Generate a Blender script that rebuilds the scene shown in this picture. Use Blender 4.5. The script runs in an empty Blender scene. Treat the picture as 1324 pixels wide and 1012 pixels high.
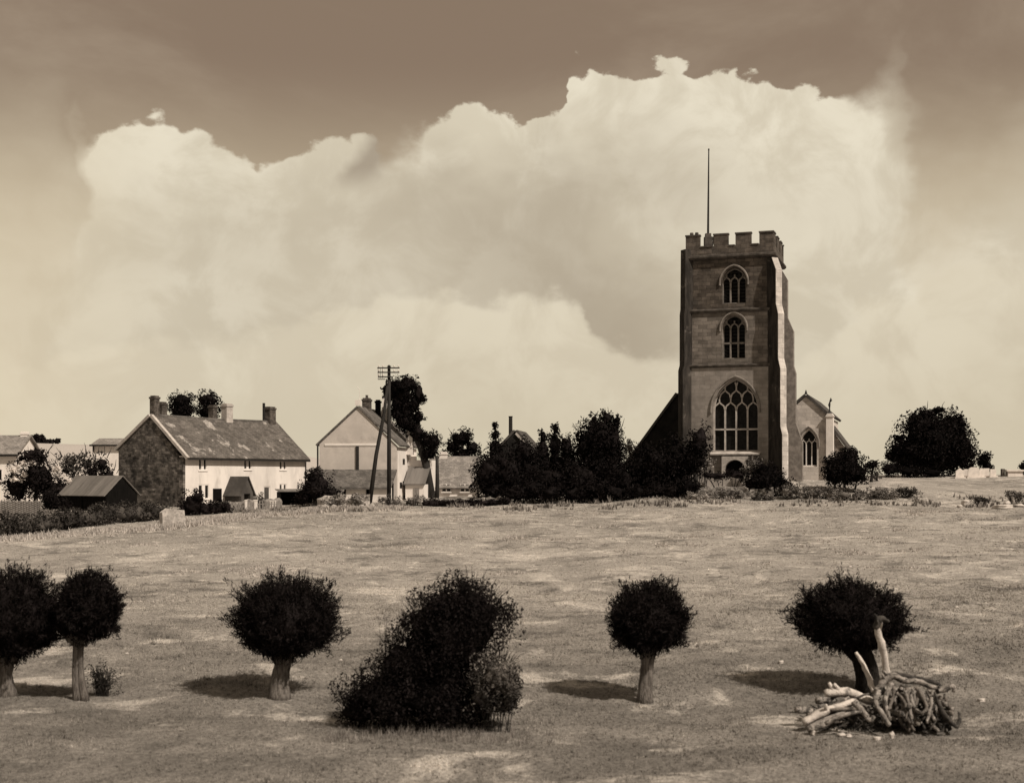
import bpy, bmesh, math, random
import numpy as np
from mathutils import Vector, Matrix
R = math.radians
SC = bpy.context.scene
COL = SC.collection

# ------------------------------------------------------------------ camera
F = 1700.0; HZ = 615.0; CZ = 6.5          # focal length in photo pixels, horizon row, eye height
cam = bpy.data.objects.new('camera', bpy.data.cameras.new('camera'))
COL.objects.link(cam); SC.camera = cam
cam.location = (0, 0, CZ); cam.rotation_euler = (R(90), 0, 0)
cam.data.sensor_width = 36; cam.data.lens = F / 1324 * 36
cam.data.shift_y = (HZ - 506) / 1324
cam.data.clip_start = 0.5; cam.data.clip_end = 12000
cam.data.dof.use_dof = True; cam.data.dof.focus_distance = 112; cam.data.dof.aperture_fstop = 0.9

# ------------------------------------------------------------------ sun
EL = R(47); SX, SY = 0.75, -0.66
sund = Vector((SX * math.cos(EL), SY * math.cos(EL), math.sin(EL))).normalized()
sun = bpy.data.objects.new('sun', bpy.data.lights.new('sun', 'SUN'))
COL.objects.link(sun)
sun.rotation_euler = sund.to_track_quat('Z', 'Y').to_euler()
sun.data.energy = 4.3; sun.data.angle = R(0.9); sun.data.color = (1, .89, .755)

# ------------------------------------------------------------------ world
SC.view_settings.view_transform = 'Standard'; SC.view_settings.look = 'None'
SC.view_settings.exposure = 0; SC.view_settings.gamma = 1
W = bpy.data.worlds.new('World'); SC.world = W; W.use_nodes = True
nt = W.node_tree; nt.nodes.clear()

class NB:
    """small helper for building node trees"""
    def __init__(s, tree): s.t = tree
    def n(s, typ, **kw):
        x = s.t.nodes.new(typ)
        for k, v in kw.items(): setattr(x, k, v)
        return x
    def set(s, sock, v):
        if isinstance(v, bpy.types.NodeSocket): s.t.links.new(v, sock)
        else: sock.default_value = v
    def m(s, op, a, b=0.0, c=0.0, clamp=False):
        x = s.n('ShaderNodeMath', operation=op, use_clamp=clamp)
        s.set(x.inputs[0], a); s.set(x.inputs[1], b)
        if len(x.inputs) > 2: s.set(x.inputs[2], c)
        return x.outputs[0]
    def ss(s, v, lo, hi, a=0.0, b=1.0):
        x = s.n('ShaderNodeMapRange', interpolation_type='SMOOTHSTEP')
        for i, q in enumerate((v, lo, hi, a, b)): s.set(x.inputs[i], q)
        return x.outputs[0]
    def mix(s, f, a, b, mode='MIX'):
        x = s.n('ShaderNodeMix', data_type='RGBA', blend_type=mode)
        s.set(x.inputs['Factor'], f)
        for nm, v in (('A', a), ('B', b)):
            sock = [q for q in x.inputs if q.name == nm and q.type == 'RGBA'][0]
            s.set(sock, (*v, 1) if isinstance(v, tuple) and len(v) == 3 else v)
        return [q for q in x.outputs if q.type == 'RGBA'][0]
    def noise(s, vec, scale, detail=4, rough=.55, dist=0.0):
        x = s.n('ShaderNodeTexNoise')
        if vec is not None: s.set(x.inputs['Vector'], vec)
        x.inputs['Scale'].default_value = scale; x.inputs['Detail'].default_value = detail
        x.inputs['Roughness'].default_value = rough; x.inputs['Distortion'].default_value = dist
        return x.outputs['Fac']
    def curve(s, v, pts):
        x = s.n('ShaderNodeFloatCurve'); c = x.mapping.curves[0]
        pts = sorted(pts)
        c.points[0].location = pts[0]; c.points[-1].location = pts[-1]
        for p in pts[1:-1]: c.points.new(*p)
        for p in c.points: p.handle_type = 'AUTO_CLAMPED'
        x.mapping.update(); s.set(x.inputs['Value'], v)
        return x.outputs[0]

b = NB(nt)
gen = b.n('ShaderNodeTexCoord').outputs['Generated']
sep = b.n('ShaderNodeSeparateXYZ'); nt.links.new(gen, sep.inputs[0])
az = b.m('ARCTAN2', sep.outputs[0], sep.outputs[1])
el = b.m('ARCSINE', sep.outputs[2])
def azn(px): return math.atan((px - 662) / F) + .5
def eln(px, row): return math.atan((HZ - row) / math.hypot(F, px - 662)) / .5
azw = b.n('ShaderNodeMapping'); nt.links.new(gen, azw.inputs[0]); azw.inputs['Scale'].default_value = (1, 1, 1.2)
warp = b.m('MULTIPLY', b.m('SUBTRACT', b.noise(azw.outputs[0], 11, 4, .6), .5), .07)
azu0 = b.m('ADD', az, .5, clamp=True); azu = b.m('ADD', azu0, warp, clamp=True)
elu = b.m('DIVIDE', el, .5)
def top(pts): return b.curve(azu, [(0, eln(*pts[0]))] + [(azn(p), eln(p, r)) for p, r in pts] + [(1, eln(*pts[-1]))])
# ragged edges
nM = b.noise(gen, 15, 6, .6, .5)
vsc = b.n('ShaderNodeMapping'); nt.links.new(gen, vsc.inputs[0]); vsc.inputs['Scale'].default_value = (1, 1, 1.5)
nA = b.noise(vsc.outputs[0], 26, 6, .6); nB = b.noise(vsc.outputs[0], 90, 4, .6)
nL = b.noise(vsc.outputs[0], 5.5, 5, .55, .4)
vor = b.n('ShaderNodeTexVoronoi', feature='SMOOTH_F1'); nt.links.new(vsc.outputs[0], vor.inputs['Vector'])
vor.inputs['Scale'].default_value = 42; vor.inputs['Smoothness'].default_value = .3
edge = b.m('ADD', b.m('MULTIPLY', b.m('SUBTRACT', nA, .5), .055), b.m('MULTIPLY', b.m('SUBTRACT', nB, .5), .028))
edge = b.m('ADD', edge, b.m('MULTIPLY', b.m('SUBTRACT', .42, vor.outputs['Distance']), .045))
soft = b.curve(azu, [(0, .30), (azn(30), .30), (azn(105), .12), (azn(135), .007), (azn(480), .006), (azn(520), .03), (azn(575), .007),
                     (azn(720), .004), (azn(1080), .005), (azn(1130), .05), (azn(1180), .17), (azn(1324), .15), (1, .2)])
# main cumulus bank
A = top([(0, 300), (60, 285), (96, 262), (106, 212), (122, 186), (142, 172), (166, 160), (208, 158), (258, 172), (300, 188), (330, 208),
         (352, 205), (382, 184), (430, 174), (486, 173), (497, 190), (508, 205), (528, 186), (560, 166), (590, 142), (628, 132), (668, 149), (704, 152),
         (726, 134), (738, 92), (770, 87), (796, 97), (850, 82), (880, 93), (925, 78), (960, 97), (1004, 95), (1050, 113), (1100, 122),
         (1140, 140), (1165, 170), (1182, 270), (1206, 300), (1260, 275), (1324, 240)])
dA = b.m('ADD', b.m('SUBTRACT', A, elu), edge)
mA = b.ss(dA, b.m('MULTIPLY', soft, -1), soft)
# front, lower cumulus
B_ = top([(0, 470), (200, 440), (380, 420), (470, 398), (560, 380), (640, 386), (715, 388), (745, 402), (765, 430), (810, 448), (880, 468), (1000, 470), (1150, 380), (1324, 330)])
dB = b.m('ADD', b.m('SUBTRACT', B_, elu), b.m('MULTIPLY', edge, .8))
mB = b.ss(dB, -.016, .02)
shB = b.m('MULTIPLY', b.ss(dB, -.28, -.01), b.m('SUBTRACT', 1, mB))
shB = b.m('MULTIPLY', shB, b.curve(azu, [(0, .15), (azn(380), .35), (azn(560), .55), (azn(680), .8), (azn(770), 1), (azn(860), .85), (azn(960), .2), (1, .1)]))
# middle fold of the bank
C_ = top([(0, 330), (300, 330), (470, 300), (560, 300), (660, 316), (720, 282), (800, 262), (870, 262), (960, 285), (1100, 290), (1324, 300)])
dC = b.m('ADD', b.m('SUBTRACT', C_, elu), edge)
mC = b.ss(dC, -.05, .08)
shC = b.m('MULTIPLY', b.m('MULTIPLY', b.ss(dC, -.20, -.0), b.m('SUBTRACT', 1, mC)), b.curve(azu, [(0, .1), (azn(400), .35), (azn(600), .7), (azn(860), .75), (azn(1000), .3), (1, .1)]))
K = 10.0
def k3(r, g, bl): return (r * K, g * K, bl * K)
sky = b.n('ShaderNodeTexSky', sky_type='NISHITA', sun_disc=False)
sky.sun_elevation = EL; sky.sun_rotation = math.atan2(SX, SY)
bw = b.n('ShaderNodeRGBToBW'); nt.links.new(sky.outputs[0], bw.inputs[0])
bwn = b.m('MULTIPLY', bw.outputs[0], 1.0)
skyc = b.mix(1.0, (.285 * K, .208 * K, .148 * K), (1, 1, 1), 'MULTIPLY')
comb = b.n('ShaderNodeCombineColor')
lum = b.m('ADD', .80, b.m('MULTIPLY', bwn, .035))           # the clear sky brightens towards the horizon as the physical sky does
for i in range(3): nt.links.new(lum, comb.inputs[i])
skyc = b.mix(1.0, skyc, comb.outputs[0], 'MULTIPLY')
wisp = b.noise(vsc.outputs[0], 4, 6, .6, .6)
skyc = b.mix(b.m('MULTIPLY', b.ss(wisp, .42, .75), .45), skyc, k3(.45, .36, .265))
# grey break between the two left heads of the bank
def X_(px): return math.atan((px - 662) / F) + .5
def E_(row): return math.atan((HZ - row) / F) / .5
bx = b.m('ADD', azu, b.m('MULTIPLY', b.m('SUBTRACT', elu, E_(205)), -(X_(505) - X_(452)) / (E_(175) - E_(240))))
brk = b.m('SUBTRACT', 1, b.ss(b.m('ABSOLUTE', b.m('SUBTRACT', bx, X_(488))), .004, .026))
brk = b.m('MULTIPLY', brk, b.m('MULTIPLY', b.ss(elu, E_(258), E_(215)), b.m('SUBTRACT', 1, b.ss(elu, E_(180), E_(150)))))
low = b.m('SUBTRACT', 1, b.ss(elu, .30, .62))
skyc = b.mix(b.m('MULTIPLY', low, .85), skyc, k3(.60, .50, .345))
br = k3(.82, .745, .590); md = k3(.645, .57, .432); dk = k3(.39, .325, .240)
cl = b.mix(b.ss(dA, .05, .60), br, md)
cl = b.mix(b.m('MULTIPLY', b.ss(nL, .42, .62), .50), cl, md)
cl = b.mix(b.m('MULTIPLY', b.ss(nM, .40, .60), .55), cl, k3(.58, .505, .375))
cl = b.mix(b.m('MULTIPLY', shC, .65), cl, dk)
cl = b.mix(b.m('MULTIPLY', shB, .80), cl, dk)
fB = b.mix(b.ss(dB, .0, .30), k3(.72, .64, .49), k3(.60, .52, .38))
fB = b.mix(b.m('MULTIPLY', b.ss(nM, .40, .62), .35), fB, k3(.52, .44, .32))
cl = b.mix(b.m('MULTIPLY', mB, .8), cl, fB)
haze_low = b.m('SUBTRACT', 1, b.ss(elu, -.02, .20))
cl = b.mix(b.m('MULTIPLY', haze_low, .6), cl, k3(.66, .58, .43))
# warm pale glow towards the left
lft = b.m('SUBTRACT', 1, b.ss(azu, azn(-40), azn(260)))
cl = b.mix(b.m('MULTIPLY', lft, .55), cl, k3(.74, .63, .45))
cl = b.mix(b.m('MULTIPLY', brk, .85), cl, k3(.36, .295, .22))
front = b.mix(mA, skyc, cl)
# the rest of the sky, behind and overhead
rest = b.mix(b.ss(nL, .46, .62), k3(.21, .168, .126), k3(.60, .515, .39))
inview = b.m('MULTIPLY', b.ss(b.m('ABSOLUTE', az), .52, .62), 1.0)
final = b.mix(inview, front, rest)
bg = b.n('ShaderNodeBackground'); nt.links.new(final, bg.inputs[0]); bg.inputs[1].default_value = .1
out = b.n('ShaderNodeOutputWorld'); nt.links.new(bg.outputs[0], out.inputs[0])
W.cycles.sampling_method = 'MANUAL'; W.cycles.sample_map_resolution = 512

# ------------------------------------------------------------------ materials
def S(v, w=1.0): return (v, v * (1 - .085 * w), v * (1 - .15 * w))
MATS = {}
def Lf(v): return (v, v * .80, v * .80)
def mat(name, a, c=None, scale=3.0, detail=5, bump=0.0, bscale=20, rough=.85, lo=.35, hi=.65, spec=.2, island=0.0,
        brick=None, stain=None, stretch=None, patch=None, trans=0.0):
    m = bpy.data.materials.new(name); m.use_nodes = True; t = m.node_tree; t.nodes.clear(); q = NB(t)
    o = q.n('ShaderNodeOutputMaterial'); p = q.n('ShaderNodeBsdfPrincipled')
    t.links.new(p.outputs[0], o.inputs[0])
    p.inputs['Roughness'].default_value = rough; p.inputs['Specular IOR Level'].default_value = spec
    v = q.n('ShaderNodeTexCoord').outputs['Object']
    if stretch:
        mp = q.n('ShaderNodeMapping'); t.links.new(v, mp.inputs[0]); mp.inputs['Scale'].default_value = stretch; vs = mp.outputs[0]
    else: vs = v
    col = q.mix(q.ss(q.noise(vs, scale, detail, .62), lo, hi), a, c or a)
    if stain: col = q.mix(q.m('MULTIPLY', q.ss(q.noise(vs, stain[0], 6, .65, .5), stain[2], stain[3]), stain[4]), col, stain[1])
    if patch: col = q.mix(q.ss(q.noise(v, patch[0], 4, .6, .3), patch[2], patch[3]), col, patch[1])
    h = q.noise(vs, bscale, 5, .65)
    if brick:
        bt = q.n('ShaderNodeTexBrick'); bm = q.n('ShaderNodeMapping'); t.links.new(v, bm.inputs[0])
        bm.inputs['Rotation'].default_value = brick.get('rot', (R(90), 0, 0))
        wv = q.n('ShaderNodeVectorMath', operation='MULTIPLY_ADD')      # courses wander a little
        nz = q.n('ShaderNodeTexNoise'); nz.inputs['Scale'].default_value = 1.7; t.links.new(v, nz.inputs['Vector'])
        t.links.new(nz.outputs['Color'], wv.inputs[0]); wv.inputs[1].default_value = (.22, .22, .22); t.links.new(bm.outputs[0], wv.inputs[2])
        t.links.new(wv.outputs[0], bt.inputs['Vector'])
        bt.inputs['Scale'].default_value = 1; bt.inputs['Brick Width'].default_value = brick['w']; bt.inputs['Row Height'].default_value = brick['h']
        bt.inputs['Mortar Size'].default_value = brick.get('mortar', .015); bt.inputs['Mortar Smooth'].default_value = .4
        k = brick.get('var', .5)
        bt.inputs['Color1'].default_value = (1 - k, 1 - k, 1 - k, 1); bt.inputs['Color2'].default_value = (1 + k * .6,) * 3 + (1,); bt.inputs['Mortar'].default_value = (brick.get('mv', .55),) * 3 + (1,)
        col = q.mix(1.0, col, bt.outputs['Color'], 'MULTIPLY')
        h = q.m('SUBTRACT', q.m('MULTIPLY', h, .5), q.m('MULTIPLY', bt.outputs['Fac'], .6))
    if island:
        g = q.n('ShaderNodeNewGeometry').outputs['Random Per Island']
        cc = q.n('ShaderNodeCombineColor'); gv = q.m('ADD', 1 - island, q.m('MULTIPLY', g, 2 * island))
        for i in range(3): t.links.new(gv, cc.inputs[i])
        col = q.mix(1.0, col, cc.outputs[0], 'MULTIPLY')
    q.set(p.inputs['Base Color'], col)
    if bump:
        bn = q.n('ShaderNodeBump'); bn.inputs['Strength'].default_value = bump; bn.inputs['Distance'].default_value = .06
        t.links.new(h, bn.inputs['Height']); t.links.new(bn.outputs[0], p.inputs['Normal'])
    MATS[name] = m
    return m

M_tower = mat('tower_stone_brown', S(.07, 2.0), S(.13, 1.9), 1.2, bump=.6, bscale=9, brick=dict(w=.75, h=.32, var=.38, mv=.45, mortar=.02), stain=(.55, S(.07), .5, .75, .7))
M_tower2 = mat('tower_stone_grey', S(.13, 1.5), S(.21, 1.4), .9, bump=.5, bscale=9, brick=dict(w=.8, h=.33, var=.30, mv=.5, mortar=.018), stain=(.5, S(.13), .52, .75, .7))
M_tower3 = mat('tower_stone_pale', S(.22, 1.2), S(.31, 1.1), .8, bump=.4, bscale=8, brick=dict(w=.9, h=.36, var=.16, mv=.7, mortar=.014), stain=(.4, S(.2), .52, .8, .6))
M_dress = mat('dressed_stone', S(.40), S(.55), 2, bump=.3, bscale=12, stain=(1.0, S(.2), .5, .75, .7))
M_dressdark = mat('weathered_dressed_stone', S(.05, 1.5), S(.11, 1.5), 2, bump=.3, bscale=12)
M_trim = mat('weathered_trim_stone', S(.16, 1.3), S(.27, 1.2), 2, bump=.3, bscale=12, stain=(1.0, S(.08), .5, .75, .7))
M_butt_shade = mat('shaded_buttress_stone', S(.018, 1.6), S(.05, 1.6), 1.2, bump=.6, bscale=7, stretch=(2, 2, .5), patch=(.9, S(.11, 1.4), .60, .72))  # shade on the buttress sides is put into this dark colour
M_butt_lit = mat('sunlit_buttress_stone', S(.46, .9), S(.62, .9), .9, bump=.4, bscale=9, brick=dict(w=.7, h=.4, var=.2, mv=.7, rot=(R(90), R(45), 0)), stain=(.7, S(.35), .52, .78, .6))  # sunlight on the buttress end is put into this pale colour
M_parapet = mat('parapet_stone', S(.075, 1.9), S(.14, 1.8), 1.4, bump=.5, bscale=9, brick=dict(w=.7, h=.34, var=.3, mv=.5), stain=(.9, S(.06), .48, .7, .7))
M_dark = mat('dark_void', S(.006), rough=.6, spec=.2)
M_glass = mat('old_window_glass', S(.006), S(.018), 4, rough=.35, spec=.12)
M_lead = mat('lead_sheet', S(.12), S(.18), 2, rough=.6)
M_aisle = mat('near_black_stone', S(.008), S(.02), 1.5, bump=.6, bscale=6)  # near-black stone tone for aisle, nave and dark house
M_iron = mat('black_iron', S(.015), S(.03), 5, rough=.5)
M_rubble = mat('rubble_stone_wall', S(.10, 1.3), S(.22, 1.2), 1.6, bump=1.0, bscale=6, brick=dict(w=.42, h=.24, var=.6, mv=.8, mortar=.03, rot=(R(90), R(90), 0)), stain=(.7, S(.03), .46, .64, .85), patch=(.9, S(.34), .66, .74))
M_lime = mat('limewash_wall', S(.68, .8), S(.80, .8), .6, bump=.15, bscale=10, stretch=(1, 1, .35), stain=(.7, S(.42), .5, .78, .75))
M_lime2 = mat('pale_render', S(.70, .8), S(.80, .8), .7, bump=.1, bscale=10, stain=(.6, S(.45), .52, .8, .6))
M_gable = mat('grey_render', S(.52), S(.62), .5, bump=.12, bscale=10, stain=(.5, S(.25), .5, .8, .6))
M_white = mat('white_paint', S(.72, .7), S(.8, .7), 3)
M_roof = mat('mossy_tile_roof', S(.105, 1.3), S(.175, 1.2), 1.1, bump=.8, bscale=14, brick=dict(w=.3, h=.16, var=.3, mv=.6, mortar=.012, rot=(R(-45), 0, 0)), stain=(.45, S(.085), .5, .72, .8), patch=(.5, S(.40), .60, .66))
M_roof2 = mat('slate_roof', S(.10), S(.17), 1.1, bump=.6, bscale=14, brick=dict(w=.3, h=.2, var=.3, mv=.6, mortar=.012, rot=(R(-45), 0, 0)))
M_roofp = mat('pale_stone_slate', S(.20), S(.30), .9, bump=.6, bscale=10, brick=dict(w=.35, h=.22, var=.25, mv=.6, rot=(R(-45), 0, 0)))
M_roofd = mat('dark_shed_roof', S(.055), S(.09), .9, bump=.5, bscale=10)
M_tin = mat('grey_felt_roof', S(.13), S(.19), .7, bump=.25, bscale=8, stretch=(3, .3, .3))
M_tar = mat('tarred_boards', S(.004), S(.010), 3, bump=.5, bscale=12, stretch=(6, 6, .3), rough=.85, spec=.05)
M_brickd = mat('dark_chimney_brick', S(.07, 1.6), S(.15, 1.5), 3, bump=.5, bscale=12, brick=dict(w=.24, h=.09, var=.4, mv=.7))
M_wood = mat('weathered_pole_wood', S(.018), S(.04), 4, bump=.5, bscale=20, stretch=(6, 6, .3))
M_timber = mat('grey_fence_timber', S(.16), S(.3), 4, bump=.5, bscale=20, stretch=(6, 6, .5))
M_ceram = mat('white_porcelain', S(.7), rough=.3, spec=.5)
M_grave = mat('white_marble', S(.62), S(.75), 3, bump=.2)
M_rock = mat('pale_limestone', S(.42), S(.62), 4, bump=.6, bscale=9)
M_bark = mat('willow_bark', S(.10, 1.4), S(.24, 1.2), 5, bump=1.0, bscale=14, stretch=(4, 4, .5), lo=.4, hi=.62)
M_barkd = mat('dark_bark', S(.02), S(.05), 5, bump=.8, bscale=14, stretch=(4, 4, .5))
M_log = mat('bleached_log', S(.20, 1.2), S(.42, 1.1), 4, bump=1.0, bscale=18, stain=(5, S(.03), .47, .62, .85))
M_logd = mat('dark_root_wood', S(.025), S(.085, 1.3), 4, bump=.8, bscale=14, stain=(3, S(.26), .6, .7, .7))
M_logp = mat('peeled_branch', S(.5, 1.1), S(.68, 1.1), 3, bump=.7, bscale=16, stain=(2.5, S(.10), .55, .7, .8))
M_barkk = mat('shaded_black_bark', S(.010, 1.5), S(.035, 1.4), 5, bump=1.0, bscale=14, stretch=(4, 4, .5), spec=.05)  # crown shade on the leaning trunk is put into this near-black colour
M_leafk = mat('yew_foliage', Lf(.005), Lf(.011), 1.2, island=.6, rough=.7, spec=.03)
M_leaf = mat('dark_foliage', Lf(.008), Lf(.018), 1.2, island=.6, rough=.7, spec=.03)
M_leafm = mat('mid_foliage', S(.028, 1.3), S(.065, 1.2), 1.5, island=.6, rough=.7, spec=.03)
M_leafg = mat('dusty_foliage', S(.09, 1.1), S(.17, 1.1), 1.5, island=.6, rough=.75, spec=.03)
M_leafb = mat('sunlit_bramble_leaf', S(.03, 1.2), S(.12, 1.2), 1.5, island=.7, rough=.75, spec=.03)
M_leafp = mat('pale_dry_foliage', S(.19), S(.32), 1.5, island=.5, rough=.8, spec=.03)
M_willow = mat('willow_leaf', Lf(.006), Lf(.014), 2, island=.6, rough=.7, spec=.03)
M_twig = mat('willow_twig', S(.02, 1.5), S(.05, 1.3), 5, island=.5, spec=.03)
M_blossom = mat('cream_blossom', S(.60), S(.75), 6, island=.2)
M_hill = mat('bleached_hill_grass', S(.40), S(.46), .02, rough=1)

def T(v): return (v, v * .92, v * .84)
def ground_mat(name, gain=1.0, island=0.0):
    m = bpy.data.materials.new(name); m.use_nodes = True; t = m.node_tree; t.nodes.clear(); q = NB(t)
    o = q.n('ShaderNodeOutputMaterial'); p = q.n('ShaderNodeBsdfPrincipled'); t.links.new(p.outputs[0], o.inputs[0])
    p.inputs['Roughness'].default_value = .95; p.inputs['Specular IOR Level'].default_value = .05
    v = q.n('ShaderNodeTexCoord').outputs['Object']
    mp = q.n('ShaderNodeMapping'); t.links.new(v, mp.inputs[0]); mp.inputs['Scale'].default_value = (.85, 1, .3); mp.inputs['Rotation'].default_value = (0, 0, R(6))
    w = mp.outputs[0]
    sp = q.n('ShaderNodeSeparateXYZ'); t.links.new(v, sp.inputs[0]); Y = sp.outputs[1]
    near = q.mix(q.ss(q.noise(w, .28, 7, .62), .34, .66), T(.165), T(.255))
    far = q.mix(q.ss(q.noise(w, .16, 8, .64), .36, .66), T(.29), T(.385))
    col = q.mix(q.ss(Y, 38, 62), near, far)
    col = q.mix(q.m('MULTIPLY', q.ss(q.noise(w, .5, 6, .68), .49, .66), .8), col, T(.13))          # trampled brown turf
    col = q.mix(q.m('MULTIPLY', q.ss(q.noise(w, .33, 7, .66, .5), .535, .66), .75), col, T(.55))         # bleached patches of dry grass
    col = q.mix(q.m('MULTIPLY', q.ss(q.noise(w, .95, 6, .68), .56, .68), q.ss(Y, 40, 75, .15, .75)), col, T(.66))
    fine = q.noise(v, 9, 5, .7)
    cc = q.n('ShaderNodeCombineColor'); g = q.ss(fine, .25, .75, .62 * gain, 1.38 * gain)
    if island: g = q.m('MULTIPLY', g, q.m('ADD', 1 - island, q.m('MULTIPLY', q.n('ShaderNodeNewGeometry').outputs['Random Per Island'], 2 * island)))
    for i in range(3): t.links.new(g, cc.inputs[i])
    col = q.mix(1.0, col, cc.outputs[0], 'MULTIPLY')
    q.set(p.inputs['Base Color'], col)
    bn = q.n('ShaderNodeBump'); bn.inputs['Strength'].default_value = .9; bn.inputs['Distance'].default_value = .25
    hh = q.m('ADD', q.m('MULTIPLY', q.noise(v, 1.6, 6, .7), .8), q.m('MULTIPLY', fine, .3))
    t.links.new(hh, bn.inputs['Height']); t.links.new(bn.outputs[0], p.inputs['Normal'])
    return m
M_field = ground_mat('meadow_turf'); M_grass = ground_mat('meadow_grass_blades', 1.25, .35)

# ------------------------------------------------------------------ terrain
YK = np.array([-60, 15, 29, 38, 60, 90, 105, 108, 112, 116, 122, 135, 150, 165, 200, 300, 600, 4000.])
XK = np.array([-45, -25, -8, 6, 14, 30, 45, 60.])
def prof(*a): return np.array(a, float)
PR = np.array([
    prof(-.5, -.1, 0, 0, 1.15, 2.70, 3.25, 3.35, 3.45, 3.55, 3.62, 3.65, 3.7, 3.7, 3.3, 2, 0, -8),
    prof(-.5, -.1, 0, 0, 1.18, 2.78, 3.38, 3.46, 3.55, 3.62, 3.68, 3.65, 3.7, 3.7, 3.3, 2, 0, -8),
    prof(-.5, -.1, 0, 0, 1.20, 2.84, 3.66, 3.82, 4.05, 4.25, 4.38, 4.4, 4.4, 4.3, 3.6, 2, 0, -8),
    prof(-.5, -.1, 0, 0, 1.22, 2.92, 3.85, 4.05, 4.25, 4.40, 4.55, 4.7, 4.8, 4.6, 3.8, 2, 0, -8),
    prof(-.5, -.1, 0, 0, 1.25, 3.02, 4.10, 4.45, 5.2, 5.9, 6.1, 6.2, 6.2, 5.9, 4.5, 2, 0, -8),
    prof(-.5, -.1, 0, 0, 1.28, 3.10, 4.20, 4.50, 5.3, 6.0, 6.3, 6.4, 6.45, 6.2, 4.6, 2, 0, -8),
    prof(-.5, -.1, 0, 0, 1.28, 3.10, 4.20, 4.45, 4.85, 5.3, 5.8, 6.35, 6.62, 6.4, 4.8, 2, 0, -8),
    prof(-.5, -.1, 0, 0, 1.28, 3.10, 4.20, 4.42, 4.80, 5.25, 5.75, 6.35, 6.65, 6.4, 4.8, 2, 0, -8)])
def _h(ix, iy):
    s = np.sin(ix * 127.1 + iy * 311.7) * 43758.5453
    return s - np.floor(s)
def vnoise(x, y):
    ix, iy = np.floor(x), np.floor(y); fx, fy = x - ix, y - iy
    fx = fx * fx * (3 - 2 * fx); fy = fy * fy * (3 - 2 * fy)
    return ((_h(ix, iy) * (1 - fx) + _h(ix + 1, iy) * fx) * (1 - fy) + (_h(ix, iy + 1) * (1 - fx) + _h(ix + 1, iy + 1) * fx) * fy) - .5
def gz(x, y):
    x = np.asarray(x, float); y = np.asarray(y, float)
    cols = np.array([np.interp(y, YK, p) for p in PR])
    xc = np.clip(x, XK[0], XK[-1]); i = np.clip(np.searchsorted(XK, xc) - 1, 0, len(XK) - 2)
    t = (xc - XK[i]) / (XK[i + 1] - XK[i]); t = t * t * (3 - 2 * t)
    if cols.ndim == 1: z = cols[i] * (1 - t) + cols[i + 1] * t
    else:
        ar = np.arange(cols.shape[1]); z = cols[i, ar] * (1 - t) + cols[i + 1, ar] * t
    a = np.where((y > 5) & (y < 250), 1.0, .0)
    return z + a * (.34 * vnoise(x / 9, y / 7) + .16 * vnoise(x / 2.7 + 9, y / 2.1) + .07 * vnoise(x / .9, y / .8 + 5))
def G(x, y): return float(gz(np.array([x]), np.array([y]))[0])
def P(px, row, D): return Vector(((px - 662) / F * D, D, CZ + (HZ - row) / F * D))   # a point at distance D seen at photo pixel (px, row)

# ------------------------------------------------------------------ mesh helpers
class MB:
    def __init__(s): s.v = []; s.f = []; s.n = 0
    def add(s, v, f):
        s.v.extend([tuple(p) for p in v]); s.f.extend([tuple(i + s.n for i in q) for q in f]); s.n += len(v); return s
    def box(s, x0, x1, y0, y1, z0, z1):
        v = [(x, y, z) for x in (x0, x1) for y in (y0, y1) for z in (z0, z1)]
        return s.add(v, [(0, 1, 3, 2), (4, 6, 7, 5), (0, 4, 5, 1), (2, 3, 7, 6), (0, 2, 6, 4), (1, 5, 7, 3)])
    def prism(s, outline, ext, fn):
        """outline 2-D polygon extruded over ext=(a,b); fn(p, q, e) gives 3-D"""
        n = len(outline); v = [fn(p, q, ext[0]) for p, q in outline] + [fn(p, q, ext[1]) for p, q in outline]
        f = [tuple(range(n))[::-1], tuple(range(n, 2 * n))] + [(i, (i + 1) % n, n + (i + 1) % n, n + i) for i in range(n)]
        return s.add(v, f)
    def tube(s, pts, rad, n=8, cap=True, wob=0, rng=None, sq=False):
        pts = [Vector(p) for p in pts]
        if not hasattr(rad, '__len__'): rad = [rad] * len(pts)
        v = []; up = Vector((0, 0, 1)); prev = None
        for i, p in enumerate(pts):
            d = (pts[min(i + 1, len(pts) - 1)] - pts[max(i - 1, 0)]).normalized()
            a = prev if prev is not None else (up if abs(d.z) < .9 else Vector((1, 0, 0)))
            xa = (a - d * a.dot(d)).normalized(); prev = xa; ya = d.cross(xa)
            for j in range(n):
                t = 2 * math.pi * (j + (.5 if sq else 0)) / n
                r = rad[i] * (1 + (rng.uniform(-wob, wob) if wob else 0))
                v.append(p + xa * math.cos(t) * r + ya * math.sin(t) * r)
        f = []
        for i in range(len(pts) - 1):
            for j in range(n): f.append((i * n + j, i * n + (j + 1) % n, (i + 1) * n + (j + 1) % n, (i + 1) * n + j))
        if cap: f += [tuple(range(n))[::-1], tuple((len(pts) - 1) * n + j for j in range(n))]
        return s.add(v, f)
    def build(s, name, m, parent=None, smooth=False, loc=None, bevel=0):
        me = bpy.data.meshes.new(name); me.from_pydata(s.v, [], s.f); me.update()
        bm = bmesh.new(); bm.from_mesh(me); bmesh.ops.recalc_face_normals(bm, faces=bm.faces); bm.to_mesh(me); bm.free()
        o = bpy.data.objects.new(name, me); COL.objects.link(o); me.materials.append(m)
        if parent: o.parent = parent
        if loc: o.location = loc
        if smooth: me.polygons.foreach_set('use_smooth', [True] * len(me.polygons))
        if bevel:
            md = o.modifiers.new('bevel', 'BEVEL'); md.width = bevel; md.segments = 1; md.limit_method = 'ANGLE'
        return o

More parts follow.
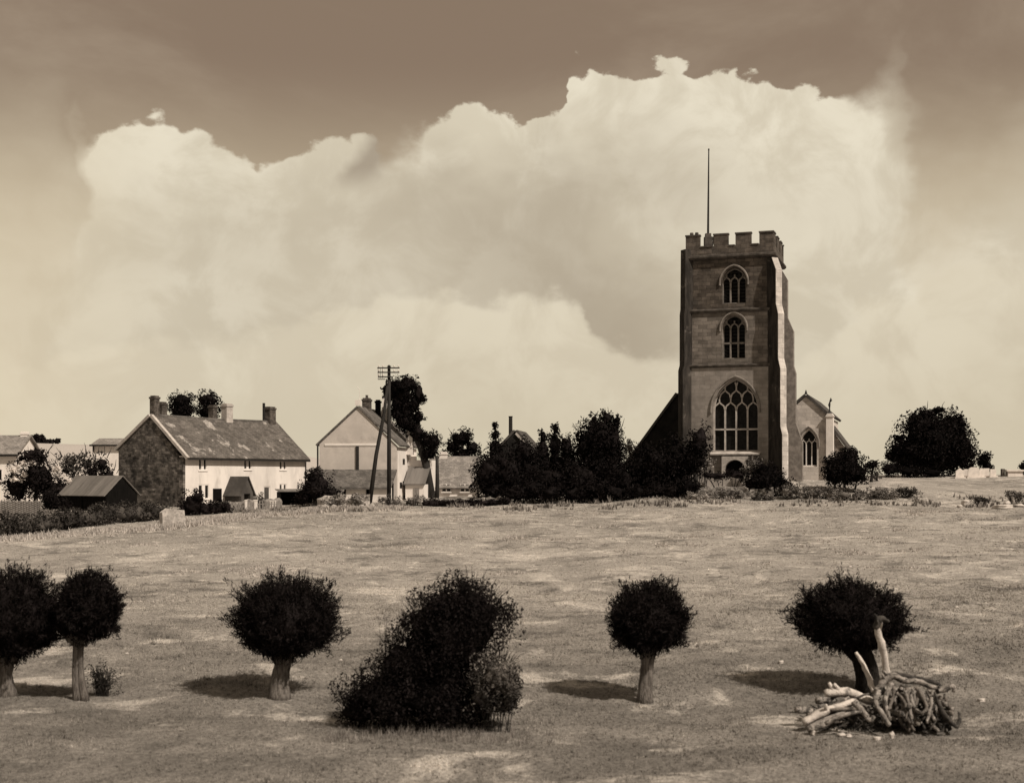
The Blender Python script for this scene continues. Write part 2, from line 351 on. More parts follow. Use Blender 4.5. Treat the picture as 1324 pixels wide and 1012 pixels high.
def fastmesh(name, V, Q, m, parent=None, smooth=False):
    """V (n,3), Q (k,3|4) numpy"""
    me = bpy.data.meshes.new(name); k = Q.shape[1]
    me.vertices.add(len(V)); me.vertices.foreach_set('co', V.astype(np.float32).ravel())
    me.loops.add(Q.size); me.loops.foreach_set('vertex_index', Q.astype(np.int32).ravel())
    me.polygons.add(len(Q)); me.polygons.foreach_set('loop_start', np.arange(0, Q.size, k, dtype=np.int32))
    me.polygons.foreach_set('loop_total', np.full(len(Q), k, np.int32))
    if smooth: me.polygons.foreach_set('use_smooth', np.ones(len(Q), bool))
    me.update(calc_edges=True); me.validate()
    o = bpy.data.objects.new(name, me); COL.objects.link(o); me.materials.append(m)
    if parent: o.parent = parent
    return o

def tag(o, label=None, cat=None, group=None, kind=None):
    if label: o['label'] = label
    if cat: o['category'] = cat
    if group: o['group'] = group
    if kind: o['kind'] = kind
    return o
def thing(name, label, cat, loc, rotz=0, group=None):
    o = bpy.data.objects.new(name, None); COL.objects.link(o); o.empty_display_size = .5
    o.location = loc; o.rotation_euler = (0, 0, rotz)
    return tag(o, label, cat, group)

def plate(outline, holes, y0, y1):
    """upright slab in the local x-z plane with openings; returns verts, faces"""
    cu = bpy.data.curves.new('tmp', 'CURVE'); cu.dimensions = '2D'; cu.fill_mode = 'BOTH'; cu.extrude = abs(y1 - y0) / 2
    for pl in [outline] + holes:
        sp = cu.splines.new('POLY'); sp.points.add(len(pl) - 1); sp.use_cyclic_u = True
        for pt, (x, z) in zip(sp.points, pl): pt.co = (x, z, 0, 1)
    o = bpy.data.objects.new('tmp', cu); COL.objects.link(o)
    dg = bpy.context.evaluated_depsgraph_get(); me = bpy.data.meshes.new_from_object(o.evaluated_get(dg))
    v = [(p.co.x, p.co.z + (y0 + y1) / 2, p.co.y) for p in me.vertices]; f = [tuple(p.vertices) for p in me.polygons]
    bpy.data.objects.remove(o); bpy.data.curves.remove(cu); bpy.data.meshes.remove(me)
    return v, f
def rect(x0, x1, z0, z1): return [(x0, z0), (x1, z0), (x1, z1), (x0, z1)]
def arch(xc, w, z0, zs, za, n=10):
    a = w / 2; h = za - zs; r = (a * a + h * h) / (2 * a)
    p = [(xc - a, z0), (xc + a, z0)]
    e = math.atan2(h, r - a)
    for i in range(n + 1):
        t = e * i / n; p.append((xc + a - r + r * math.cos(t), zs + r * math.sin(t)))
    for i in range(n - 1, -1, -1):
        t = e * i / n; p.append((xc - a + r - r * math.cos(t), zs + r * math.sin(t)))
    return p

# ------------------------------------------------------------------ foliage
def leaf_quads(C, N, size, rg, asp=1.0, along=None):
    """quads at C (n,3) with normals N, jittered"""
    n = len(C); N = N / (np.linalg.norm(N, axis=1, keepdims=True) + 1e-9)
    T = along if along is not None else rg.normal(size=(n, 3)); T = T - N * (T * N).sum(1, keepdims=True); T /= np.linalg.norm(T, axis=1, keepdims=True) + 1e-9
    B = np.cross(N, T); s = size * rg.uniform(.5, 1.3, (n, 1))
    a, c = T * s, B * s * asp
    V = np.empty((n, 4, 3)); V[:, 0] = C - a; V[:, 1] = C - c * .75 ; V[:, 2] = C + a; V[:, 3] = C + c * .75
    return V.reshape(-1, 3), np.arange(4 * n).reshape(-1, 4)

ICO = None
def ico():
    global ICO
    if ICO is None:
        bm = bmesh.new(); bmesh.ops.create_icosphere(bm, subdivisions=3, radius=1)
        bm.verts.ensure_lookup_table()
        ICO = (np.array([v.co[:] for v in bm.verts]), np.array([[v.index for v in f.verts] for f in bm.faces])); bm.free()
    return ICO

def crown_mesh(name, blobs, m, parent, seed, leaf=.2, dens=1.0, core=.80, clump=1.0, spiky=0.0, minz=None, shell=.55):
    """foliage filling ellipsoids (cx,cy,cz,rx,ry,rz): leaf clumps round an uneven core"""
    rg = np.random.default_rng(seed); Vs = []; Qs = []; off = 0
    for (cx, cy, cz, rx, ry, rz) in blobs:
        c = np.array([cx, cy, cz]); r = np.array([rx, ry, rz])
        area = 4 * math.pi * ((rx * ry) ** 1.6 / 3 + (rx * rz) ** 1.6 / 3 + (ry * rz) ** 1.6 / 3) ** (1 / 1.6)
        ncl = max(14, int(area * (5.5 if leaf < .1 else 2.6) * clump)); 
        d = rg.normal(size=(ncl, 3)); d /= np.linalg.norm(d, axis=1, keepdims=True)
        rr = rg.uniform(shell, 1.0, (ncl, 1)) ** .6
        lump = 1 + .16 * np.sin(d[:, :1] * 5 + seed) * np.sin(d[:, 1:2] * 4 + 2 * seed) + .14 * np.sin(d[:, 2:3] * 6 + d[:, :1] * 4 + seed * 1.7)
        cc = c + d * r * rr * lump
        per = max(10, int(dens * area * 58 / ncl * (.2 / leaf) ** 1.6))
        cr = (.16 + .09 * rg.random((ncl, 1, 1))) * min(rx, rz) ** .55
        off3 = rg.normal(size=(ncl, per, 3)); off3 *= np.minimum(1, 1.7 / np.linalg.norm(off3, axis=2, keepdims=True)) * cr
        if spiky: off3[:, :, 2] *= 1 + spiky
        pts = (cc[:, None, :] + off3).reshape(-1, 3)
        nn = np.repeat(d, per, axis=0) + rg.normal(size=(ncl * per, 3)) * .8
        if minz is not None:
            k = pts[:, 2] > minz; pts = pts[k]; nn = nn[k]
        V, Q = leaf_quads(pts, nn, leaf * .62, rg, .6)
        Vs.append(V); Qs.append(Q + off); off += len(V)
        if core:
            iv, fi = ico(); lum = 1 + .13 * np.sin(iv[:, :1] * 5 + seed) * np.sin(iv[:, 1:2] * 4 + 2 * seed) + .12 * np.sin(iv[:, 2:3] * 6 + iv[:, :1] * 4 + seed * 1.7) + rg.uniform(-.12, .10, (len(iv), 1))
            cv = c + iv * r * core * .80 * lum
            if minz is not None: cv[:, 2] = np.maximum(cv[:, 2], minz)
            Vs.append(cv); Qs.append(np.concatenate([fi, fi[:, 2:3]], 1) + off); off += len(cv)
    V = np.concatenate(Vs); Q = np.concatenate(Qs)
    # triangles were padded to quads: split into two polygon kinds
    tri = Q[:, 2] == Q[:, 3]
    me = bpy.data.meshes.new(name)
    L = np.concatenate([Q[~tri].ravel(), Q[tri][:, :3].ravel()]); nq, ntr = (~tri).sum(), tri.sum()
    me.vertices.add(len(V)); me.vertices.foreach_set('co', V.astype(np.float32).ravel())
    me.loops.add(len(L)); me.loops.foreach_set('vertex_index', L.astype(np.int32))
    me.polygons.add(int(nq + ntr))
    me.polygons.foreach_set('loop_start', np.concatenate([np.arange(nq) * 4, nq * 4 + np.arange(ntr) * 3]).astype(np.int32))
    me.polygons.foreach_set('loop_total', np.concatenate([np.full(nq, 4), np.full(ntr, 3)]).astype(np.int32))
    me.update(calc_edges=True)
    o = bpy.data.objects.new(name, me); COL.objects.link(o); me.materials.append(m)
    if parent: o.parent = parent
    return o

def pblobs(D, bl, base):
    """blobs given as photo ellipses (px,row,rx,ry[,dy]) at distance D -> local metres"""
    o = []
    for q in bl:
        p = P(q[0], q[1], D) - base; k = D / F; dy = q[4] if len(q) > 4 else 0
        o.append((p.x, dy, p.z, q[2] * k, max(.5, min(q[2], q[3] * 1.6) * k * .9), q[3] * k))
    return o

def tree(name, label, cat, D, bpx, bl, m=None, seed=1, leaf=.24, dens=1.0, trunk=.22, lean=0, group=None, limbs=5, core=.8, spiky=0, twigs=0, tm=None, shell=.55, blossom=None, base_row=None):
    x = (bpx - 662) / F * D; base = Vector((x, D, G(x, D) - .05))
    t = thing(name, label, cat, base, 0, group)
    B = pblobs(D, bl, base); rnd = random.Random(seed)
    tm = tm or M_barkd
    if trunk:
        big = max(B, key=lambda q: q[3] * q[5]); h = big[2]
        mb = MB(); pts = [(0, 0, -.1), (big[0] * .15 + .04, 0, h * .3), (big[0] * .5, big[1] * .4, h * .65), (big[0], big[1], h)]
        mb.tube(pts, [trunk * 1.35, trunk, trunk * .8, trunk * .4], 9, wob=.06, rng=rnd)
        for i in range(limbs):
            q = rnd.choice(B); st = Vector(pts[1]).lerp(Vector(pts[2]), rnd.random())
            e = Vector((q[0] + rnd.uniform(-.7, .7) * q[3], q[1] + rnd.uniform(-.6, .6) * q[4], q[2] + rnd.uniform(-.2, .8) * q[5]))
            mid = st.lerp(e, .5) + Vector((rnd.uniform(-.2, .2), 0, rnd.uniform(-.1, .3)))
            mb.tube([st, mid, e], [trunk * .45, trunk * .3, trunk * .1], 6)
        mb.build('trunk', tm, t, True)
    crown_mesh('crown', B, m or M_leaf, t, seed, leaf, dens, core, spiky=spiky, shell=shell, minz=0.02)
    if twigs:
        mb = MB()
        for i in range(twigs):
            q = rnd.choice(B); a = rnd.uniform(0, math.pi)
            s = Vector((q[0] + math.cos(a) * q[3] * .8, q[1], q[2] + math.sin(a) * q[5] * .8)); d = Vector((math.cos(a) * .5 + rnd.uniform(-.2, .2), rnd.uniform(-.3, .3), math.sin(a) * .6 + .5)).normalized()
            L = rnd.uniform(.5, 1.2) * min(1.4, q[3])
            mb.tube([s, s + d * L * .5 + Vector((rnd.uniform(-.08, .08), 0, 0)), s + d * L], [.04, .03, .012], 4)
        mb.build('twigs', tm, t)
    if blossom:
        for (px, row, rx, rz) in blossom:
            p = P(px, row, D) - base; k = D / F
            crown_mesh('blossom', [(p.x, -max(q[4] for q in B) * .75, p.z, rx * k, .35, rz * k)], M_blossom, t, seed + int(px), .14, 1.2, .55)
    return t
def bush(name, label, cat, D, bpx, bl, m=None, seed=1, leaf=.2, dens=1.0, group=None, sr=.05, stems=7, core=.8, spiky=0, shell=.55):
    x = (bpx - 662) / F * D; base = Vector((x, D, G(x, D) - .05))
    t = thing(name, label, cat, base, 0, group); B = pblobs(D, bl, base); rnd = random.Random(seed)
    crown_mesh('foliage', B, m or M_leaf, t, seed, leaf, dens, core, spiky=spiky, shell=shell, minz=0.0)
    mb = MB()
    for i in range(stems):
        q = rnd.choice(B); e = Vector((q[0] + rnd.uniform(-.7, .7) * q[3], q[1] + rnd.uniform(-.7, .4) * q[4], q[2] + rnd.uniform(-.1, .9) * q[5]))
        s = Vector((q[0] * .7 + rnd.uniform(-.15, .15), 0, 0))
        mb.tube([s, s.lerp(e, .5) + Vector((rnd.uniform(-.1, .1), 0, .1)), e], [sr, sr * .7, sr * .25], 5)
    mb.build('stems', M_barkd, t)
    return t
# ------------------------------------------------------------------ ground
def make_field():
    xs = np.concatenate([[-4000, -2000, -1000, -500, -280, -170, -120, -90], np.linspace(-75, 75, 380), [90, 120, 170, 280, 500, 1000, 2000, 4000]])
    ys = np.concatenate([[-60, -20, 0, 12, 20], np.linspace(24, 64, 170), np.linspace(64.6, 160, 200), [165, 175, 190, 210, 240, 300, 400, 600, 1000, 1800, 4000]])
    X, Y = np.meshgrid(xs, ys); Z = gz(X.ravel(), Y.ravel())
    V = np.stack([X.ravel(), Y.ravel(), Z], 1); nx, ny = len(xs), len(ys)
    i = np.arange(nx * ny).reshape(ny, nx)
    Q = np.stack([i[:-1, :-1].ravel(), i[:-1, 1:].ravel(), i[1:, 1:].ravel(), i[1:, :-1].ravel()], 1)
    tag(fastmesh('field', V, Q, M_field, smooth=True), kind='structure')
make_field()
def make_hill():
    n = 60; xs = np.linspace(-420, 60, n); ys = np.linspace(260, 560, 24)
    X, Y = np.meshgrid(xs, ys); k = P(60, 573, 400)
    Z = -6 + (k.z + 6) * np.exp(-((X - k.x) / 120) ** 4) * np.exp(-((Y - 400) / 110) ** 2) + 1.2 * vnoise(X / 40, Y / 40)
    V = np.stack([X.ravel(), Y.ravel(), Z.ravel()], 1); i = np.arange(V.shape[0]).reshape(24, n)
    Q = np.stack([i[:-1, :-1].ravel(), i[:-1, 1:].ravel(), i[1:, 1:].ravel(), i[1:, :-1].ravel()], 1)
    tag(fastmesh('hill', V, Q, M_hill, smooth=True), kind='structure')
make_hill()
def make_grass(name, n, y0, y1, h0, h1, seed, m, xr=None, dens=None, k=4, wid=.010):
    rg = np.random.default_rng(seed)
    y = np.sqrt(rg.uniform(y0 * y0, y1 * y1, n)); x = (rg.uniform(-.42, .42, n) * y) if xr is None else rg.uniform(*xr, n)
    if dens is not None:
        kk = dens(x, y) > rg.random(n); x, y = x[kk], y[kk]; n = len(x)
    hh = rg.uniform(h0, h1, n) * (.7 + .9 * (vnoise(x / 2.2, y / 2.2) + .5))
    x = np.repeat(x, k) + rg.normal(0, .035, n * k); y = np.repeat(y, k) + rg.normal(0, .035, n * k); hh = np.repeat(hh, k) * rg.uniform(.6, 1.2, n * k)
    z = gz(x, y); a = rg.uniform(0, 6.283, n * k); l = rg.uniform(.1, .7, n * k) * hh; w = wid * (1 + y / 45)
    b_ = rg.uniform(0, 6.283, n * k)
    V = np.empty((n * k, 3, 3)); V[:, 0] = np.stack([x - np.cos(b_) * w, y - np.sin(b_) * w, z - .02], 1); V[:, 1] = np.stack([x + np.cos(b_) * w, y + np.sin(b_) * w, z - .02], 1)
    V[:, 2] = np.stack([x + np.cos(a) * l, y + np.sin(a) * l, z + hh], 1)
    tag(fastmesh(name, V.reshape(-1, 3), np.arange(3 * n * k).reshape(-1, 3), m), kind='stuff')
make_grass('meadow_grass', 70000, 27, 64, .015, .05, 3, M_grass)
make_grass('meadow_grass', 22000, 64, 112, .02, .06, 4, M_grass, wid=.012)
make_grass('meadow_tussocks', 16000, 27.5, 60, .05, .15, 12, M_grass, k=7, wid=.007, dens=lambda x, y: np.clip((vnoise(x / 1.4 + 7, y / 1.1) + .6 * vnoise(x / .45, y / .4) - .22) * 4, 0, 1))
VERGE = [(-45, 82), (-32, 84.5), (-23.5, 92.5), (-20, 102), (-15, 105.5), (-10, 107.5)]
def near_verge(x, y):
    d = np.full(x.shape, 99.)
    for a, c in zip(VERGE, VERGE[1:]):
        a = np.array(a); c = np.array(c); u = np.clip(((x - a[0]) * (c - a)[0] + (y - a[1]) * (c - a)[1]) / ((c - a) @ (c - a)), 0, 1); d = np.minimum(d, np.hypot(x - a[0] - u * (c - a)[0], y - a[1] - u * (c - a)[1]))
    return np.exp(-(d / 1.1) ** 2)
M_bleach = mat('bleached_grass', S(.34), S(.55), 2, island=.3)
make_grass('verge_grass', 120000, 80, 112, .08, .28, 8, M_bleach, xr=(-45, -8), k=4, wid=.016, dens=near_verge)
make_grass('verge_grass', 150000, 58, 108, .02, .09, 9, M_bleach, k=4, wid=.016, dens=lambda x, y: (vnoise(x / 3.2 + 40, y / 2.0) + .5 * vnoise(x / 1.1, y / .8) > .36) * .8)
M_straw = mat('dry_grass_stalks', S(.15, 1.2), S(.26, 1.1), 3, island=.4)
bx0, bx1 = P(470, 940, 33.6).x, P(690, 940, 33.6).x
make_grass('tall_grass', 1300, 31.9, 34.6, .05, .2, 5, M_straw, xr=(bx0 - .8, bx1 + .5), k=5, wid=.005, dens=lambda x, y: vnoise(x / .7, y / .6) + .5)
make_grass('tall_grass', 2600, 103, 110, .15, .4, 6, M_straw, k=5, wid=.02, dens=lambda x, y: .9 * (vnoise(x / 1.5, y / 1.5) > .02))

# ------------------------------------------------------------------ church
TH = R(-18); TB = Vector((15.24, 115.35, 5.7)); TW = 7.6
church = thing('church', 'stone parish church with tall battlemented west tower and gabled aisles behind', 'church', TB, TH)
def wall_plate(name, outline, holes, y0, y1, m, extra=None):
    mb = MB(); mb.add(*plate(outline, holes, y0, y1))
    if extra: extra(mb)
    return mb.build(name, m, church)
BIG = (4.34, 3.9, 2.9, 6.5, 9.2); MID = (4.18, 2.0, 10.95, 13.6, 14.75); BEL = (4.2, 2.1, 15.75, 17.6, 18.85); DOOR = (4.34, 1.7, .3, 1.3, 2.15)
def rest(z0, z1, t=.85, i=0):
    def f(mb):
        mb.box(i, i + t, .86, TW - i, z0, z1); mb.box(TW - t - i, TW - i, .86, TW - i, z0, z1); mb.box(i + t + .002, TW - t - i - .002, TW - t - i, TW - i, z0, z1)
    return f
wall_plate('tower_wall', rect(0, TW, -.8, 10.4), [arch(*BIG), arch(*DOOR)], 0, .85, M_tower3, rest(-.8, 10.4))
wall_plate('tower_wall', rect(.06, TW - .06, 10.42, 15.2), [arch(*MID)], .06, .85, M_tower2, rest(10.42, 15.2, i=.06))
wall_plate('tower_wall', rect(.12, TW - .12, 15.22, 19.9), [arch(*BEL)], .12, .85, M_tower, rest(15.22, 19.9, i=.12))
mb = MB(); mb.box(.9, TW - .9, .9, TW - .9, 19.3, 19.6); mb.build('tower_roof', M_lead, church)
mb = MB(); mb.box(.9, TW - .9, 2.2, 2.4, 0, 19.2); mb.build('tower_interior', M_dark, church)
for z, p, h in ((10.3, .16, .24), (15.1, .14, .24), (19.75, .24, .34)):
    mb = MB(); prof_ = [(-p, z + .06), (-p, z + h * .62), (.1, z + h), (.1, z - .1), (-p * .4, z - .06)]
    mb.prism(prof_, (-p, TW + p), lambda a, c, e: (e, a, c))
    mb.prism(prof_, (.1, TW + p), lambda a, c, e: (TW - a, e, c)); mb.prism(prof_, (.1, TW + p), lambda a, c, e: (a, e, c))
    mb.build('string_course', M_dressdark, church)
# battlements: front, sides and back
def cren(spans, L, z0, zc, zt):
    o = [(0, z0), (L, z0)]; pts = []
    for a, c in reversed(spans): pts += [(c, zc), (c, zt), (a, zt), (a, zc)] if c < L else [(L, zt), (a, zt), (a, zc)]
    if spans[0][0] <= 0: pts[-1] = None; pts[-2] = (0, zt); pts = [q for q in pts if q]
    else: pts += [(0, zc)]
    return o + pts
sp = [(0, 1.25), (2.45, 3.72), (4.35, 5.7), (6.4, TW)]
mb = MB(); mb.add(*plate(cren(sp, TW, 19.92, 20.75, 21.75), [], -.02, .4))
v, f = plate(cren([(0, 1.0), (2.2, 3.6), (4.7, 6.0), (6.9, TW - .42)], TW - .42, 19.92, 20.75, 21.75), [], 0, .42)
mb.add([(TW - .40 + q[1], .41 + q[0], q[2]) for q in v], f); mb.add([(-.02 + q[1], .41 + q[0], q[2]) for q in v], f)
mb.add([(.42 + q[0] * .89, TW - .42 + q[1] * .98, q[2]) for q in v], f)
mb.build('parapet', M_parapet, church)
def coping(*a): MB().box(*a).build('coping', M_dressdark, church)
for a, c in sp: coping(a - .05, c + .05, -.08, .46, 21.752, 21.87)
for a, c in sp[:-1]:
    nx = sp[sp.index((a, c)) + 1][0]; coping(c + .06, nx - .06, -.08, .46, 20.752, 20.85)
for a, c in [(0, 1.0), (2.2, 3.6), (4.7, 6.0), (6.9, TW - .42)]: coping(TW - .46, TW + .08, .47 + a, .41 + c, 21.752, 21.87)
# buttresses
def buttress(corner, d, profile, w, m, face=None):
    d = Vector(d).normalized(); n = Vector((-d.y, d.x)); mb = MB()
    mb.prism(profile, (-w / 2, w / 2), lambda s_, z, e: (corner[0] + d.x * s_ + n.x * e, corner[1] + d.y * s_ + n.y * e, z))
    o = mb.build('buttress', m, church)
    if face:                                                         # sunlight put into colour: pale facing on the outer end
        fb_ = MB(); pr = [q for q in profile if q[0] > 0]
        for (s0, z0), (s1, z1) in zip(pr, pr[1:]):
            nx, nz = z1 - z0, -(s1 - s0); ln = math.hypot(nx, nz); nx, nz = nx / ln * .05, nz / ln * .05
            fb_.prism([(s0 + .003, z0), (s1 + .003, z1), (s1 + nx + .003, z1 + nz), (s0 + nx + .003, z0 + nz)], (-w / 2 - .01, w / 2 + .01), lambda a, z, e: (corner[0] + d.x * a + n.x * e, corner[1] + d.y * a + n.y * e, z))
        fb_.build('sunlit_facing', face, o)
buttress((TW, 0), (1, -1), [(-.7, -.8), (1.55, -.8), (1.55, 4.3), (1.3, 5.0), (1.3, 9.9), (1.0, 10.8), (1.0, 14.6), (.7, 15.5), (.7, 18.4), (.15, 19.5), (-.7, 19.5)], .62, M_butt_shade, M_butt_lit)
buttress((0, 0), (-1, -1), [(-.5, -.8), (.55, -.8), (.55, 10.0), (.40, 10.5), (.40, 14.9), (.32, 15.4), (.28, 20.6), (-.5, 20.6)], .72, M_butt_shade)
buttress((TW - .3, 7.0), (1, 0), [(0, -.8), (2.1, -.8), (2.1, 3.8), (1.5, 5.6), (1.5, 10.1), (1.3, 10.8), (1.3, 13.9), (.75, 15.2), (.75, 18.6), (.3, 19.4), (0, 19.4)], 1.0, M_trim)
mb = MB(); mb.box(.3, TW - .45, -.34, -.002, -.8, .9); mb.build('plinth', M_dress, church)
# windows
def inside(x, z, A):
    xc, w, z0, zs, za = A; a = w / 2; h = za - zs; r = (a * a + h * h) / (2 * a); x = abs(x - xc)
    if z <= zs: return x < a - .01
    return math.hypot(x - (a - r), z - zs) < r - .01
def gothic(A, lights, y, transom=None, louvre=False, t=.075, tm=None, hood=True, parent=church, rows=3, gm=None, face=0):
    xc, w, z0, zs, za = A; lw = w / lights; mb = MB(); x0 = xc - w / 2
    def bar(p, q, r=t):
        mb.tube([(p[0], y, p[1]), (q[0], y, q[1])], r * 1.35, 4, sq=True)
    ol = arch(*A, n=8)
    mb.tube([(p[0], y, p[1]) for p in ol[1:]] + [(ol[0][0], y, ol[0][1])], t * 1.7, 4, sq=True)
    mb.box(x0, x0 + w, y - .1, y + .1, z0 - .02, z0 + .12)
    ms = [x0 + lw * i for i in range(1, lights)]
    for x in ms: bar((x, z0), (x, zs))
    if transom: bar((x0, transom), (x0 + w, transom))
    nodes = [(x0 + lw * i, zs) for i in range(lights + 1)]; z = zs
    for r_ in range(rows):
        hgt = lw * .72; up = lw * .34
        aps = [((p[0] + q[0]) / 2, z + hgt) for p, q in zip(nodes, nodes[1:])]
        for i, ap in enumerate(aps):
            for p in (nodes[i], nodes[i + 1]):
                mid = ((p[0] * .78 + ap[0] * .22), z + hgt * .55)
                for u, v_ in ((p, mid), (mid, ap)):
                    if inside(*u, A) or inside(*v_, A):
                        if inside((u[0] + v_[0]) / 2, (u[1] + v_[1]) / 2, A): bar(u, v_, t * .8)
        nxt = []
        for ap in aps:
            q = (ap[0], ap[1] + up)
            if inside(*ap, A): bar(ap, (q[0], min(q[1], za)), t * .8) if inside(*q, A) else None
            nxt.append(q)
        nodes = nxt; z = z + hgt + up
        if len(nodes) < 2: break
    wo = mb.build('window', tm or M_dress, parent)
    gb = MB(); gb.add(*plate(arch(*A), [], y + .12, y + .16)); go = gb.build('glass', gm or M_glass, wo)
    if louvre:
        lb = MB()
        for i in range(int((za - z0) / .3)):
            zz = z0 + .15 + i * .3; xa = xc - w / 2 + .05
            for j in range(lights):
                if inside(x0 + lw * (j + .5), zz + .1, A):
                    lb.add([(x0 + lw * j + .06, y + .02, zz), (x0 + lw * (j + 1) - .06, y + .02, zz), (x0 + lw * (j + 1) - .06, y + .11, zz + .16), (x0 + lw * j + .06, y + .11, zz + .16)], [(0, 1, 2, 3)])
        lb.build('louvre', M_tar, wo)
    if hood:
        hb = MB(); a2 = (xc, w + .34, zs - .25, zs, za + .24); o2 = arch(*a2)
        hb.tube([(p[0], face - .06, p[1]) for p in o2[1:]] + [(o2[0][0], face - .06, o2[0][1])], .085, 6); hb.build('hood_mould', M_trim, parent)
    return wo
gothic(BIG, 4, .60, transom=BIG[2] + 1.95)
gothic(MID, 3, .60, transom=12.35, louvre=True, tm=M_trim, rows=1, face=.06)
gothic(BEL, 3, .60, louvre=True, tm=M_trim, rows=1, face=.12)
mb = MB(); mb.prism([(-.35, 2.62), (-.35, 2.74), (0, 2.88), (0, 2.62)], (2.2, 6.5), lambda a, c, e: (e, a, c)); mb.build('window_sill', M_dress, church)
mb = MB(); mb.add(*plate(arch(*DOOR), [], .3, .4)); d = mb.build('door', M_tar, church)
mb = MB(); mb.add(*plate(rect(3.2, 5.5, .2, 2.5), [arch(4.34, 1.75, .1, 1.3, 2.2)], -.3, -.002)); mb.build('door_surround', M_dress, church)
M_pale = mat('pale_ashlar', S(.54), S(.66), .9, bump=.4, bscale=9, brick=dict(w=.8, h=.36, var=.2, mv=.7), stain=(.6, S(.2), .5, .75, .7))
# nave and aisles behind the tower
gab = [(-7.2, -1), (1.4, -1), (1.4, 4.6), (-2.45, 8.5), (-7.2, 2.1)]
mb = MB(); mb.add(*plate(gab, [], 9.0, 9.6)); mb.box(-7.2, -6.6, 9.61, 27, -1, 2.0); mb.build('aisle_wall', M_aisle, church)
def slope(mb, p, q, y0, y1, t=.22):
    dx, dz = q[0] - p[0], q[1] - p[1]; L = math.hypot(dx, dz); n = (-dz / L * t, dx / L * t)
    if n[1] < 0: n = (-n[0], -n[1])
    mb.prism([p, q, (q[0] + n[0], q[1] + n[1]), (p[0] + n[0], p[1] + n[1])], (y0, y1), lambda a, c, e: (a, e, c))
mb = MB(); slope(mb, (-7.5, 1.75), (-2.45, 8.55), 8.85, 27); slope(mb, (-2.45, 8.55), (1.35, 4.75), 8.85, 27); mb.build('aisle_roof', M_roofd, church)
mb = MB(); mb.add(*plate([(1.45, -1), (7.4, -1), (7.4, 6.5), (4.4, 9.9), (1.45, 6.5)], [], 8.0, 8.6)); slope(mb, (1.45, 6.45), (4.4, 9.9), 8.0, 27); slope(mb, (4.4, 9.9), (7.4, 6.45), 8.0, 27); mb.build('nave', M_aisle, church)
SW = (9.75, 1.5, 1.65, 3.7, 5.05)
mb = MB(); mb.add(*plate([(7.45, -1), (11.3, -1), (11.3, 6.5), (9.48, 8.1), (7.45, 6.3)], [arch(*SW)], 9.0, 9.5)); mb.box(10.8, 11.3, 9.51, 24, -1, 6.3); mb.build('aisle_wall', M_pale, church)
gothic(SW, 3, 9.25, parent=church, rows=1, face=9.0, tm=M_white, t=.05)
mb = MB(); slope(mb, (7.3, 6.3), (9.48, 8.15), 8.85, 24); slope(mb, (9.48, 8.15), (11.5, 6.3), 8.85, 24); mb.build('aisle_roof', M_roofd, church)
mb = MB(); mb.tube([(9.48, 9.1, 8.3), (9.48, 9.1, 8.7)], [.14, .03], 6); mb.build('finial', M_aisle, church)
mb = MB(); mb.box(11.32, 11.95, 8.7, 9.7, -1, 6.2); mb.prism([(11.25, 6.202), (12.02, 6.202), (11.85, 6.5), (11.42, 6.5)], (8.62, 9.78), lambda a, c, e: (a, e, c)); mb.build('buttress', M_lime2, church)
mb = MB(); mb.tube([(11.6, 9.2, 6.502), (11.6, 9.2, 6.8), (11.6, 9.2, 7.0), (11.57, 9.2, 7.3), (11.62, 9.2, 7.55), (11.72, 9.2, 7.72), (11.7, 9.2, 7.95)], [.17, .06, .05, .11, .06, .12, .02], 8); mb.build('finial', M_iron, church)
mb = MB(); mb.add(*plate([(11.2, -1), (12.7, -1), (12.7, 3.4), (11.2, 5.5)], [], 14, 14.5)); mb.build('porch_wall', M_tower2, church)
mb = MB(); slope(mb, (11.15, 5.6), (13.0, 3.1), 13.8, 20); mb.build('porch_roof', M_roofd, church)
# rooftop pieces and flagpole
mb = MB()
for x in (.35, .8): mb.tube([(x, 1.0, 19.6), (x, 1.0, 21.9), (x, 1.0, 22.15), (x, 1.0, 22.25)], [.13, .12, .17, .14], 8)
mb.build('chimney_pot', M_dressdark, church)
fp = TB + Matrix.Rotation(TH, 3, 'Z') @ Vector((1.75, 1.3, 19.6))
fpole = thing('flagpole', 'tall thin bare flagpole rising from the church tower roof', 'flagpole', fp)
mb = MB(); mb.box(-.34, .34, -.34, .34, 0, 2.25); mb.box(-.25, .25, -.25, .25, 2.252, 2.55); mb.build('base_block', M_dressdark, fpole)
mb = MB(); mb.tube([(0, 0, 2.5), (.02, 0, 5), (.06, 0, 9.9)], [.10, .085, .05], 8); mb.tube([(.06, 0, 9.9), (.06, 0, 10.05)], [.075, .06], 8); mb.build('pole', M_wood, fpole)
mb = MB(); mb.tube([(.35, 0, 2.0), (.6, 0, 2.3), (.75, 0, 2.1)], [.12, .16, .10], 6); mb.tube([(.3, 0, 1.2), (.5, 0, 2.0)], .07, 6); mb.build('cleat', M_iron, fpole)

